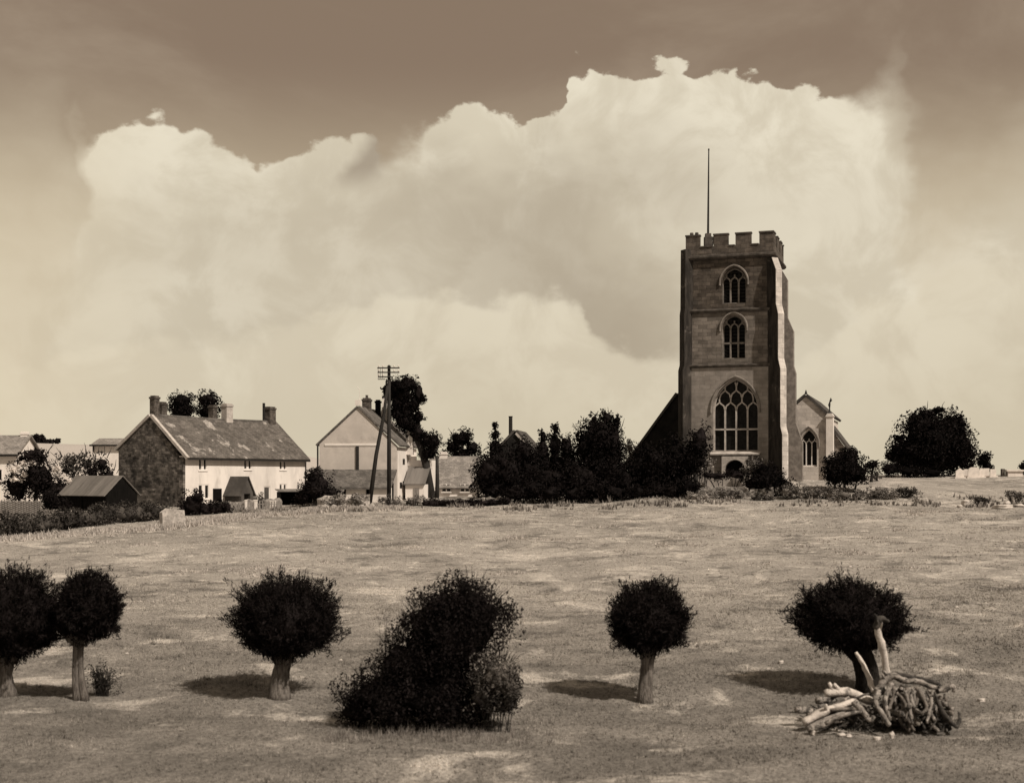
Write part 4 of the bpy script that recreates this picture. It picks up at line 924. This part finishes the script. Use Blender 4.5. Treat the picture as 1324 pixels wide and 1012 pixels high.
# ------------------------------------------------------------------ background trees and shrubs
def far_bush(px, row, rx, rz, seed, label):
    D = 392; p = P(px, row + rz, D); t = thing('hill_bush', label, 'bush', p - Vector((0, 0, .5)))
    k = D / F; crown_mesh('foliage', [(0, 0, rz * k + .5, rx * k, rx * k * .7, rz * k)], M_leaf, t, seed, .8, 1.6, .85)
    MB().tube([(0, 0, -.5), (0, 0, rz * k)], [.4, .2], 6).build('stems', M_barkd, t)
far_bush(34, 569, 6, 6, 1, 'round dark bush on the pale hill crest, leftmost of the far row')
far_bush(49, 568, 10, 6, 2, 'widest dark bush in the far row on the pale hill')
far_bush(63, 571, 9, 2.5, 3, 'flat low bush in the far row on the pale hill')
far_bush(74, 570, 4, 3, 4, 'small pointed bush ending the far row on the pale hill')
tree('elder_tree', 'bushy elder with cream blossom at the left edge', 'tree', 116, 45, [(22, 627, 18, 26), (50, 618, 26, 28), (76, 637, 26, 22), (45, 590, 18, 13), (28, 597, 7, 6)], M_leaf, 21, trunk=.2, twigs=8,
     blossom=[(25, 607, 9, 6), (28, 620, 9, 4), (36, 599, 3, 3), (48, 599, 4, 3), (38, 613, 3, 4), (80, 607, 4, 5), (96, 622, 2, 3)])
tree('sapling', 'wispy thin crowned sapling behind the elder', 'tree', 122, 100, [(92, 597, 17, 15), (112, 600, 16, 15), (86, 608, 14, 12)], M_leafm, 22, trunk=.12, core=.45, dens=.6, twigs=26, shell=.2)
tree('fruit_tree', 'ragged fruit tree with upright bare shoots beside the cottage gable', 'tree', 121, 128, [(132, 600, 12, 15), (120, 610, 13, 12), (140, 614, 14, 9)], M_leaf, 23, trunk=.12, core=.55, dens=.7, twigs=20, shell=.3)
bush('evergreen_bush', 'black evergreen bush crouching at the left end of the tarred shed', 'bush', 110.5, 68, [(66, 648, 14, 16), (82, 655, 12, 10)], M_leafk, 24)
bush('rosebush', 'tall dark bush at the near corner of the long cottage', 'bush', 104, 248, [(248, 652, 16, 18), (240, 660, 11, 10), (256, 645, 10, 13)], M_leaf, 25)
bush('garden_bush', 'spindly grey bush beside the cottage door', 'bush', 112, 337, [(336, 648, 7, 12)], M_leafg, 26, core=.3, dens=.8, shell=.2)
bush('laurel_bush', 'big round dark bush between the two pale houses', 'bush', 114, 410, [(409, 630, 22, 22), (395, 641, 13, 14), (426, 640, 14, 12), (405, 616, 12, 10)], M_leaf, 27)
bush('weed_clump', 'pale dry weeds sprouting on the broken rubble wall', 'weeds', 109.6, 452, [(440, 646, 16, 6), (462, 645, 16, 6), (425, 650, 12, 5)], M_leafp, 28, core=.5, leaf=.14)
bush('weed_clump', 'grey weed clump at the foot of the telegraph pole', 'weeds', 109.5, 515, [(512, 649, 9, 7), (497, 645, 9, 6)], M_leafg, 29, core=.6, leaf=.14)
bush('weed_clump', 'tall soft weeds in front of the white side wall', 'weeds', 110, 540, [(540, 648, 12, 7), (528, 649, 8, 6)], M_leafg, 30, core=.5, leaf=.14)
tree('round_tree', 'small tree showing its head over the cottage ridge, left of a pair', 'tree', 148, 234, [(234, 519, 17, 13), (234, 532, 20, 12), (235, 560, 15, 20)], M_leafk, 31, trunk=.3)
tree('round_tree', 'slightly larger tree over the cottage ridge, nearer the middle chimney', 'tree', 148, 269, [(269, 518, 18, 13), (270, 532, 17, 13), (268, 560, 15, 20)], M_leafk, 32, trunk=.3)
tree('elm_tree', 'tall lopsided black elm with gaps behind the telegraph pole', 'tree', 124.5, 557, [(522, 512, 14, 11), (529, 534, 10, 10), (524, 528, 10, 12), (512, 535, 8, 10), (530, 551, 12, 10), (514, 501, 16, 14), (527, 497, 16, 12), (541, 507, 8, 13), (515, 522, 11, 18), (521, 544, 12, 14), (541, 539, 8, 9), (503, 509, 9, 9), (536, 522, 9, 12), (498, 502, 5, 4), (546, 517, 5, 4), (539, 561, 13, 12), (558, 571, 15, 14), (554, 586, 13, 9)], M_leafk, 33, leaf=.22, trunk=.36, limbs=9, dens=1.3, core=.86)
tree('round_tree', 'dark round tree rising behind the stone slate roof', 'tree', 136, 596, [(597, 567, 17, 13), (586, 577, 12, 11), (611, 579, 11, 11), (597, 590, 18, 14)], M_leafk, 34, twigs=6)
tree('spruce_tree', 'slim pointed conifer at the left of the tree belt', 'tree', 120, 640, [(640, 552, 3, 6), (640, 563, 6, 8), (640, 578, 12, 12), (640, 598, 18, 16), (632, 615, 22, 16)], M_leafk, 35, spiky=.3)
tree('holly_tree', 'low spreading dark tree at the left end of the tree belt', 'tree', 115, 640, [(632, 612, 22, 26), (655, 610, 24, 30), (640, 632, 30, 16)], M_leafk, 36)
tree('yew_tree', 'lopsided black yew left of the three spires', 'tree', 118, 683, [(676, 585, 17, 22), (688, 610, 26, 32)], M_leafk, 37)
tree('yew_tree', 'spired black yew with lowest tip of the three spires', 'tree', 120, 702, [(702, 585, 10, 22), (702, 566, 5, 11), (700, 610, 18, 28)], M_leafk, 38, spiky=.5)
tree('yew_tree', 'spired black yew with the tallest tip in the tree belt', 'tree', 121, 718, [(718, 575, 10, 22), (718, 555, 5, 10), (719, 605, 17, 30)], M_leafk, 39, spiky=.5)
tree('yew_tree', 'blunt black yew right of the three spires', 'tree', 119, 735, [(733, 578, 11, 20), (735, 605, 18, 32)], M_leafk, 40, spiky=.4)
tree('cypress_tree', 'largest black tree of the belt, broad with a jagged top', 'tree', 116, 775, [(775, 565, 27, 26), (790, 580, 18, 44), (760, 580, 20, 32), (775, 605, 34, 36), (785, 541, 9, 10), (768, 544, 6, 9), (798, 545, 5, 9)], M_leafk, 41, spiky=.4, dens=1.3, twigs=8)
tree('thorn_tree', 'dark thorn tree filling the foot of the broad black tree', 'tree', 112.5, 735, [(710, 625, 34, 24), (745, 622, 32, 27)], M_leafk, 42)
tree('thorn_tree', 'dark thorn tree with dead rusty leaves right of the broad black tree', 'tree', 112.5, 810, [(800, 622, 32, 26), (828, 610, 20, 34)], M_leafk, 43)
tree('thorn_tree', 'low black thorn tree screening the near black aisle gable', 'tree', 112, 862, [(850, 605, 28, 34), (876, 600, 24, 40), (862, 628, 30, 20)], M_leafk, 44)
tree('holly_tree', 'rounded holly leaning against the left foot of the tower', 'tree', 111.6, 900, [(905, 570, 14, 24), (897, 595, 19, 20)], M_leafk, 45)
bush('pale_shrub', 'pale feathery shrub between the broad black tree and the aisle gable', 'shrub', 122, 815, [(815, 580, 10, 13), (815, 600, 14, 14)], M_leafg, 46, core=.4)
bush('ivy_bush', 'dark bush hanging over the churchyard wall left of the door', 'bush', 109.8, 893, [(890, 630, 20, 16), (872, 634, 14, 12)], M_leafk, 47)
bush('pale_shrub', 'pale low shrub left of the tower door', 'shrub', 112.2, 906, [(903, 606, 15, 5), (915, 600, 8, 8)], M_leafp, 48, core=.5, leaf=.14)
bush('pale_shrub', 'grey shrub right of the tower door', 'shrub', 112.4, 972, [(975, 598, 11, 9), (968, 606, 9, 7)], M_leafg, 49, core=.5, leaf=.15)
bush('laurel_bush', 'black laurel mound in front of the corner buttress', 'bush', 110.2, 992, [(992, 620, 24, 18), (1005, 632, 18, 12), (975, 626, 16, 13), (990, 612, 18, 16), (1012, 628, 16, 14)], M_leafk, 50)
bush('bramble', 'low dark brambles below the tower door', 'bush', 111, 940, [(925, 615, 20, 6), (950, 614, 18, 6)], M_leaf, 51, leaf=.16)
for i, (px, row, rx, rz, D, mm, lb) in enumerate(((905, 642, 16, 7, 108.5, M_leafp, 'pale straggling scrub left of the lower churchyard wall'), (945, 638, 24, 7, 108.6, M_leafg, 'wide grey scrub in front of the lower churchyard wall'), (985, 643, 14, 6, 108, M_leafm, 'small dark scrub in front of the black laurel mound'),
        (1025, 636, 22, 9, 108.6, M_leafg, 'grey scrub on the bank right of the laurel mound'), (1062, 638, 24, 9, 108.6, M_leafg, 'grey scrub below the south aisle window'), (1100, 640, 22, 8, 108.2, M_leafg, 'lower grey scrub below the dark churchyard bush'),
        (1140, 638, 24, 8, 108.6, M_leafg, 'grey scrub on the bank left of the flat white stone'), (1172, 634, 16, 7, 109.5, M_leafm, 'darker scrub ending the bank below the big round tree'), (1268, 646, 12, 4, 104.4, M_leafm, 'dark weedy scrub among the white stones'), (1312, 640, 14, 5, 105.5, M_leafg, 'grey scrub at the extreme right edge'))):
    bush('scrub', lb, 'scrub', D, px, [(px - rx * .35, row, rx * .7, rz), (px + rx * .4, row + 1, rx * .65, rz * .85)], mm, 60 + i, leaf=.15, core=.6, group='scrub along the churchyard bank')
bush('churchyard_bush', 'rounded dark bush between the south aisle and the big tree', 'bush', 111.5, 1093, [(1092, 607, 27, 20), (1098, 590, 15, 13), (1082, 613, 20, 16), (1108, 612, 17, 16), (1078, 602, 13, 16), (1092, 600, 22, 20)], M_leafk, 75)
tree('sapling', 'tiny flat topped sapling right of the rounded churchyard bush', 'tree', 118, 1126, [(1130, 600, 7, 5), (1124, 602, 4, 4)], M_leafk, 76, trunk=.13, limbs=2)
bush('pale_shrub', 'small pale shrub beneath the tiny flat topped sapling', 'shrub', 120, 1134, [(1134, 612, 7, 9)], M_leafg, 77, core=.4)
tree('oak_tree', 'big round black tree standing alone right of the church', 'tree', 138, 1206, [(1206, 572, 50, 38), (1180, 588, 33, 26), (1236, 582, 30, 28), (1192, 552, 24, 20), (1222, 553, 28, 20), (1210, 596, 56, 18), (1164, 566, 6, 5), (1160, 579, 6, 4), (1196, 535, 12, 8), (1212, 530, 9, 6), (1180, 541, 7, 7), (1240, 545, 10, 8), (1152, 590, 7, 5)], M_leafk, 78, leaf=.3, trunk=.5, twigs=24, dens=1.2, limbs=8)
tree('oak_tree', 'small outlying tree touching the right side of the big round tree', 'tree', 138.5, 1272, [(1272, 594, 10, 11), (1276, 602, 8, 8)], M_leafk, 79, trunk=.15)
bush('dark_shrub', 'dark undergrowth below the left side of the big round tree', 'shrub', 134, 1160, [(1150, 606, 14, 10), (1175, 609, 20, 8), (1205, 611, 20, 6)], M_leafk, 80)
tree('oak_tree', 'tiny dark tree cut off by the right edge of the photo', 'tree', 150, 1324, [(1323, 603, 6, 9)], M_leafk, 81, trunk=.12)

for i, (px, w_, lb) in enumerate(((690, 40, 'black undergrowth at the left foot of the tree belt'), (770, 44, 'black undergrowth at the middle foot of the tree belt'), (845, 40, 'black undergrowth at the right foot of the tree belt below the aisle'))):
    bush('undergrowth', lb, 'bush', 110.6, px, [(px - w_ * .5, 638, w_ * .6, 11), (px + w_ * .5, 637, w_ * .6, 12), (px, 633, w_ * .5, 14)], M_leafk, 300 + i)
# ------------------------------------------------------------------ foreground pollard willows
def pollard(label, D, tpx, crown, tw, head, seed, tilt=0, twin=False, shoots=520, leaves=52, bark=None):
    x = (tpx - 662) / F * D; base = Vector((x, D, G(x, D) - .03)); t = thing('pollard_willow', label, 'tree', base, 0, 'pollard willows across the field')
    rnd = random.Random(seed); rg = np.random.default_rng(seed); k = D / F
    hd = P(head[0], head[1], D) - base; c = P(crown[0], crown[1], D) - base; r = np.array([crown[2] * k, crown[2] * k * .85, crown[3] * k]); w = tw * k / 2
    mb = MB()
    def stem(dx, wd, pale):
        n = 9; pts = []; rad = []
        for i in range(n):
            u = i / (n - 1); pts.append(Vector((dx * (1 - .3 * u), 0, 0)).lerp(Vector((hd.x + dx * .4, 0, hd.z)), u) + Vector((math.sin(u * 5 + seed) * w * .14, math.cos(u * 4 + seed) * w * .1, -.06 if i == 0 else 0)))
            rad.append(wd * (1.08 - .25 * u + (.45 * u ** 7) + .3 * (1 - u) ** 6))
        mb.tube(pts, rad, 14, wob=.09, rng=rnd)
    if twin: stem(-w * .55, w * .55, 0); stem(w * .55, w * .5, 1)
    else: stem(0, w, 0)
    for i in range(9):
        a = rnd.uniform(0, 6.28); s = Vector((hd.x, 0, hd.z - w * .3)); e = s + Vector((math.cos(a) * w * 1.6, math.sin(a) * w * 1.6, w * rnd.uniform(.4, 1.6))); mb.tube([s, e], [w * .55, w * .38], 7, wob=.15, rng=rnd)
    mb.build('trunk', bark or M_bark, t, True)
    # shoots
    d = rg.normal(size=(shoots * 2, 3)); d /= np.linalg.norm(d, axis=1, keepdims=True); d = d[d[:, 2] > -.72][:shoots]; n = len(d)
    lump = 1 + .13 * np.sin(d[:, 0] * 6 + seed) * np.sin(d[:, 1] * 5 + seed * 2) + .11 * np.sin(d[:, 2] * 7 + d[:, 0] * 8 + seed * 3)
    ext = rg.uniform(.82, 1.04, n) * lump; ext = np.where(rg.random(n) < .28, ext * rg.uniform(1.04, 1.2, n), ext)
    E = np.array(c) + d * r * ext[:, None]; Sx = np.array(hd) + rg.normal(size=(n, 3)) * np.array([w * .7, w * .7, w * .5])
    E[:, 2] += np.clip(d[:, 2], 0, 1) * .10 * r[2] * rg.random(n)
    M = Sx * .5 + E * .5; M[:, 2] += .12 * r[2] * (1 - d[:, 2]); M += rg.normal(size=(n, 3)) * .05
    def bez(u): u = u[:, None]; return Sx * (1 - u) ** 2 + 2 * M * u * (1 - u) + E * u * u
    us = [0, .35, .7, 1.0]; rads = [.016, .012, .008, .003]; ring = []
    for u, rr in zip(us, rads):
        p = bez(np.full(n, u))
        for j in range(3):
            a = 2.094 * j; ring.append(p + np.array([math.cos(a) * rr, math.sin(a) * rr, 0]))
    V = np.stack(ring, 1); idx = np.arange(n * 12).reshape(n, 12); Q = []
    for s in range(3):
        for j in range(3): Q.append(np.stack([idx[:, s * 3 + j], idx[:, s * 3 + (j + 1) % 3], idx[:, s * 3 + 3 + (j + 1) % 3], idx[:, s * 3 + 3 + j]], 1))
    fastmesh('shoots', V.reshape(-1, 3), np.concatenate(Q), M_twig, t)
    # leaves along the shoots
    u = np.sqrt(rg.uniform(.10, 1.0, (leaves, n))); C = []; A = []
    for q in range(leaves):
        p = bez(u[q]); p2 = bez(np.minimum(u[q] + .05, 1.05)); C.append(p + rg.normal(size=(n, 3)) * .045); A.append((p2 - p) + rg.normal(size=(n, 3)) * .06 + np.array([0, 0, .03]))
    C = np.concatenate(C); A = np.concatenate(A); dl = rg.normal(size=(13000, 3)); dl /= np.linalg.norm(dl, axis=1, keepdims=True); dl = dl[(dl[:, 2] < .15) | (rg.random(len(dl)) < .55)]
    low_ = np.array(c) + dl * r * (rg.uniform(.70, .97, (len(dl), 1)) * (1 + .08 * np.sin(dl[:, :1] * 9 + seed) * np.cos(dl[:, 1:2] * 8)))
    C = np.concatenate([C, low_]); A = np.concatenate([A, dl + rg.normal(size=dl.shape) * .5])
    ok = C[:, 2] > .05; C = C[ok]; A = A[ok]
    V, Q = leaf_quads(C, rg.normal(size=C.shape), .075, rg, .26, A)
    iv, fi = ico(); lum = 1 + .10 * np.sin(iv[:, 0] * 7 + seed) * np.sin(iv[:, 1] * 5 + seed) + rg.uniform(-.05, .05, len(iv))
    fastmesh('crown', V, Q, M_willow, t)
    fastmesh('inner_foliage', np.array(c) + iv * r * np.where(iv[:, 2:3] < 0, .80, .70) * (lum[:, None] + rg.uniform(-.07, .05, (len(iv), 1))), fi, M_willow, t)
    return t
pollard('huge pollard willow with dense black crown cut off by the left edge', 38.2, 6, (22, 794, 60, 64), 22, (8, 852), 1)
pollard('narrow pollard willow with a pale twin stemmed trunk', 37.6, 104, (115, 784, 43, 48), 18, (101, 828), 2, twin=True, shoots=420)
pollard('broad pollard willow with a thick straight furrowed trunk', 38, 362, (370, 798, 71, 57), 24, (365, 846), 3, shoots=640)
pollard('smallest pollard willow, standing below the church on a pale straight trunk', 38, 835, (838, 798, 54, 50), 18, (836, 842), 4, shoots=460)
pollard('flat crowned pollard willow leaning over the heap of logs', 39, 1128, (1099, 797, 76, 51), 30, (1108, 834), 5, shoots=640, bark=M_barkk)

def fuzzy_bush(name, label, cat, D, bpx, bl, m, seed, leaf, dens, core, tw=120, group=None, minz=.0):
    t = bush(name, label, cat, D, bpx, bl, m, seed, leaf, dens, group, stems=20, core=core, shell=.6, sr=.014)
    base = t.location; B = pblobs(D, bl, base); rnd = random.Random(seed); mb = MB()
    for i in range(tw):
        q = rnd.choice(B); a = rnd.uniform(.1, math.pi - .1); d = Vector((math.cos(a), rnd.uniform(-.6, .3), math.sin(a)))
        s = Vector((q[0] + d.x * q[3] * .8, q[1] + d.y * q[4] * .8, q[2] + d.z * q[5] * .8)); e = s + Vector((d.x * .4 + rnd.uniform(-.1, .1), d.y * .3, .25 + d.z * .3)) * rnd.uniform(.5, 1.3) * min(.9, q[3])
        mb.tube([s, s.lerp(e, .5) + Vector((0, 0, .03)), e], [.012, .009, .004], 3)
    mb.build('twigs', M_twig, t); return t
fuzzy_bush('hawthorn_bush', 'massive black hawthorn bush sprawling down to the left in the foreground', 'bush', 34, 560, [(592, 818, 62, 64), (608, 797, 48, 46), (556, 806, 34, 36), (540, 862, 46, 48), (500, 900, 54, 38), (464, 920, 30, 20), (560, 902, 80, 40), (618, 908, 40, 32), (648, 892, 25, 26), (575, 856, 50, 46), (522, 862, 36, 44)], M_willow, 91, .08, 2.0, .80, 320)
fuzzy_bush('bramble', 'low bramble with pale sunlit leaves at the right foot of the hawthorn', 'bush', 33.5, 640, [(642, 872, 30, 26), (655, 888, 20, 24), (625, 900, 26, 28)], M_leafb, 92, .07, 1.3, .7, 60)
t = bush('sapling', 'small leafy grey sapling beside the twin stemmed willow', 'shrub', 38.3, 134, [(134, 882, 21, 22), (128, 870, 13, 14)], M_leafm, 93, leaf=.07, dens=.5, core=0, stems=90, shell=.1, sr=.012)
bush('thistle', 'pale dead weed heads above the left shoulder of the hawthorn', 'weeds', 36.5, 512, [(497, 800, 12, 6), (520, 800, 7, 8), (510, 830, 8, 30)], M_leafp, 94, leaf=.05, dens=.3, core=0, stems=14, shell=.1, sr=.012)

# ------------------------------------------------------------------ log heap under the last willow
def cp(cx, cy): return 980 + cx / 3.465, 720 + cy / 3.465
def log(name, label, pts, rad, m, D, seed, group=None, cat='log', stub=0, n=10):
    """pts: (photo-crop x, y[, depth offset]) traced on the heap, given real depth and thickness"""
    rnd = random.Random(seed); W_ = []; k = D / F / 3.465
    for q in pts:
        dd = D + (q[2] if len(q) > 2 else 0); p = P(*cp(q[0], q[1]), dd); W_.append(p)
    rr = [r * k for r in rad]
    for p, r in zip(W_, rr): p.z = max(p.z, G(p.x, p.y) + r * .75)
    # smooth the trace
    pts2 = []; r2 = []
    for i in range(len(W_) - 1):
        p0 = W_[max(i - 1, 0)]; p1 = W_[i]; p2 = W_[i + 1]; p3 = W_[min(i + 2, len(W_) - 1)]
        for j in range(4):
            u = j / 4; pts2.append(.5 * ((2 * p1) + (p2 - p0) * u + (2 * p0 - 5 * p1 + 4 * p2 - p3) * u * u + (3 * p1 - p0 - 3 * p2 + p3) * u ** 3)); r2.append(rr[i] * (1 - u) + rr[i + 1] * u)
    pts2.append(W_[-1]); r2.append(rr[-1]); b0 = pts2[0].copy()
    pts2 = [p - b0 + Vector((rnd.uniform(-.012, .012), rnd.uniform(-.012, .012), rnd.uniform(-.01, .01))) for p in pts2]
    mb = MB(); gr = [rnd.uniform(.8, 1.15) for _ in range(n)]; r2 = [r * rnd.uniform(.86, 1.12) for r in r2]
    mb.tube(pts2, r2, n, wob=.08, rng=rnd)
    for i in range(len(mb.v)):
        c_ = pts2[i // n]; mb.v[i] = tuple(c_ + (Vector(mb.v[i]) - c_) * gr[i % n])
    for i in range(stub):
        a = rnd.randrange(2, len(pts2) - 2); d = Vector((rnd.uniform(-.6, .6), rnd.uniform(-.8, .2), rnd.uniform(.1, 1))).normalized(); mb.tube([pts2[a], pts2[a] + d * r2[a] * 2.4], [r2[a] * .55, r2[a] * .35], 7, wob=.1, rng=rnd)
    o = mb.build(name, m, None, True, loc=b0); return tag(o, label, cat, group)
LG = 'logs and roots in the heap'
M_logt = mat('tan_root_wood', S(.10, 1.4), S(.24, 1.4), 4, bump=.8, bscale=14, stain=(3, S(.02), .5, .66, .8))
log('log', 'thickest pale log slanting across the left half of the heap', [(205, 742, -.5), (300, 690, -.35), (440, 640, -.1)], [20, 18, 13], M_logp, 34.2, 1, LG, stub=1)
log('log', 'stout bleached log lying high on the left of the heap', [(300, 612, .3), (400, 605, .3), (520, 650, .2)], [17, 22, 16], M_logp, 34.6, 2, LG, stub=2)
log('log', 'short log end poking up at the top left of the heap', [(262, 640, .2), (318, 636, .3)], [18, 15], M_log, 34.6, 3, LG)
log('log', 'small log end at the extreme left of the heap', [(170, 684, .1), (245, 690, .2)], [17, 14], M_log, 34.2, 4, LG)
log('log', 'low pale log resting on the ground below the thickest log', [(225, 775, -.7), (320, 728, -.6), (395, 700, -.4)], [16, 18, 13], M_log, 34, 5, LG)
log('log', 'thin grey stick crossing the lower left of the heap', [(300, 745, -.8), (385, 705, -.8), (470, 690, -.6)], [8, 9, 6], M_log, 33.8, 6, LG)
log('log', 'forked pale log bent downwards in the middle of the heap', [(430, 645, -.5), (470, 690, -.6), (500, 728, -.7), (520, 712, -.7)], [16, 14, 11, 9], M_log, 34, 7, LG)
log('peeled_branch', 'tall pale peeled branch standing upright out of the heap', [(572, 560, .4), (570, 470, .35), (556, 400, .3), (535, 330, .3), (545, 285, .3)], [20, 16, 15, 16, 12], M_logp, 34.6, 8, None, 'branch', stub=0)
log('branch_stub', 'dark bark crown capping the upright peeled branch', [(522, 318, .25), (540, 286, .25), (560, 275, .25), (585, 290, .25)], [15, 17, 14, 7], M_logd, 34.5, 9, None, 'branch', stub=3)
log('trunk_lit_edge', 'thin pale strip added as the sunlit edge of the dark willow trunk', [(438, 425, .7), (470, 480, .6), (500, 550, .5), (518, 612, .3)], [7, 11, 12, 10], M_logp, 34.8, 10, None, 'branch')  # the trunk's sunlit edge, modelled as a separate pale piece
log('root', 'long pale root arching over the top right of the heap', [(520, 615, 0), (560, 560, 0), (600, 530, .1), (655, 552, .0), (720, 556, .1), (790, 584, .0), (868, 578, .1)], [12, 15, 17, 14, 12, 9, 7], M_log, 34.2, 11, LG, stub=4)
log('root', 'thin dark root running along the top right edge of the heap', [(610, 518, .2), (700, 540, .2), (790, 560, .2), (850, 600, .1)], [8, 10, 9, 6], M_logd, 34.4, 12, LG)
log('root', 'pale curved root dropping to the ground in the centre of the heap', [(540, 600, -.3), (528, 650, -.5), (555, 700, -.6), (590, 755, -.7)], [14, 13, 12, 10], M_log, 34, 13, LG)
log('root', 'dark looped root at the far right end of the heap', [(806, 640, -.2), (828, 690, -.4), (862, 735, -.5), (893, 757, -.5), (904, 722, -.3), (897, 690, -.1)], [8, 11, 10, 9, 7, 4], M_logd, 34, 14, LG)
log('root', 'short pale root stub above the dark looped root', [(800, 600, 0), (840, 590, 0), (875, 578, 0), (876, 602, 0)], [12, 12, 10, 7], M_log, 34.2, 15, LG)
rnd = random.Random(321)
for i in range(22):
    x0 = rnd.uniform(580, 860); y0 = 585 + (x0 - 580) * .2 + rnd.uniform(0, 1) * (175 - (x0 - 580) * .2); a_ = rnd.uniform(-.5, 1.2); L_ = rnd.uniform(35, 75); r0 = rnd.uniform(8, 15); dd = rnd.uniform(-.55, .0)
    log('log', 'short cut log wedged in the dark right half of the heap', [(x0 - L_ * .5 * math.cos(a_), y0 - L_ * .5 * math.sin(a_), dd + .3), (x0, y0 + rnd.uniform(-6, 6), dd), (x0 + L_ * .5 * math.cos(a_), y0 + L_ * .5 * math.sin(a_), dd - .3)], [r0, r0 * .95, r0 * .85], [M_logt, M_log, M_logd][i % 3], 34.2, 700 + i, LG, stub=i % 2)
for i in range(16):
    x0 = rnd.uniform(190, 420); y0 = rnd.uniform(655, 770); L_ = rnd.uniform(80, 190); a_ = rnd.uniform(-.75, .15); r0 = rnd.uniform(5, 12); dd = rnd.uniform(-.5, .6)
    log('branch', 'cut branch length thrown among the pale logs on the left of the heap', [(x0, y0, dd), (x0 + L_ * .5 * math.cos(a_) + rnd.uniform(-10, 10), y0 + L_ * .5 * math.sin(a_) + rnd.uniform(-10, 10), dd + .1), (x0 + L_ * math.cos(a_), y0 + L_ * math.sin(a_), dd + .25)], [r0, r0 * .95, r0 * .7], [M_log, M_logt, M_logd][i % 3], 34.3, 400 + i, LG, stub=i % 2)
for i in range(46):
    x0 = rnd.uniform(570, 800); y0 = 555 + (x0 - 570) * .16 + rnd.uniform(0, 60); x1 = x0 + rnd.uniform(-60, 90); x1 = min(x1, 890); y1 = rnd.uniform(690, 790)
    xm = (x0 + x1) / 2 + rnd.uniform(-45, 45); ym = (y0 + y1) / 2 + rnd.uniform(-25, 25); dd = rnd.uniform(-.6, .5); r0 = rnd.uniform(4, 13)
    log('root', 'twisted dark root in the tangle filling the right half of the heap', [(x0, y0, dd + .2), (xm, ym, dd), (x1, y1, dd - .25)], [r0, r0 * .9, r0 * .6], [M_logd, M_log, M_logd, M_log, M_logt][i % 5], 34.2, 200 + i, LG, stub=i % 2)
for i in range(10):
    x0 = rnd.uniform(330, 560); y0 = rnd.uniform(640, 700); x1 = x0 + rnd.uniform(-70, 60); y1 = rnd.uniform(730, 785); r0 = rnd.uniform(5, 9); dd = rnd.uniform(-.3, .5)
    log('stick', 'thin dark stick wedged under the pale logs on the left of the heap', [(x0, y0, dd), ((x0 + x1) / 2 + rnd.uniform(-20, 20), (y0 + y1) / 2, dd), (x1, y1, dd - .2)], [r0, r0 * .9, r0 * .6], M_logd, 34.2, 300 + i, LG)
for i, (cx, cy, D, w, h, lb) in enumerate(((375, 765, 33.0, .2, .12, 'whitest stone at the front foot of the heap'), (405, 772, 32.95, .17, .10, 'pinkish stone touching the whitest stone at the heap'), (532, 790, 32.8, .2, .10, 'flat white stone at the front centre of the heap'), (600, 772, 33.1, .13, .2, 'upright pale stone under the root tangle'), (250, 765, 33.2, .14, .13, 'small pale stone below the left end of the heap'), (1000, 610, 38, .22, .12, 'lone white stone in the grass right of the heap'))):
    rock('stone', lb, 'stone', cp(cx, cy)[0], D, w, h, 500 + i)
# dark brushwood filling the inside of the heap
bwx, bwy = P(*cp(740, 780), 34.5).x, 34.5; mb = MB(); rnd = random.Random(55)
for i in range(800):
    u = rnd.random(); x = P(*cp(230 + 610 * u, 780), 34.5).x; hm = (.85 if u > .45 else .42) * (1 - .6 * max(0, u - .4)) ; z = rnd.random() ** 1.3 * hm; y = 34.5 + rnd.uniform(-.55, .5) * (1.1 - z * .6)
    d = Vector((rnd.uniform(-1, 1), rnd.uniform(-.6, .6), rnd.uniform(-.7, .7))).normalized() * rnd.uniform(.12, .32); c_ = Vector((x, y, max(z, .03) + G(x, y))); r0 = rnd.uniform(.006, .02)
    mb.tube([c_ - d, c_ + Vector((rnd.uniform(-.04, .04), 0, rnd.uniform(-.04, .04))), c_ + d], [r0, r0, r0 * .5], 4)
tag(mb.build('brushwood', M_logd), kind='stuff')
rnd = random.Random(99)
for i in range(9):
    D = rnd.choice([rnd.uniform(42, 60), rnd.uniform(58, 104)]); px = rnd.uniform(120, 1310)
    rock('field_stone', 'small pale stone scattered in the open meadow grass', 'stone', px, D, rnd.uniform(.12, .24), rnd.uniform(.06, .12), 600 + i, M_rock, 'pale stones scattered over the meadow')
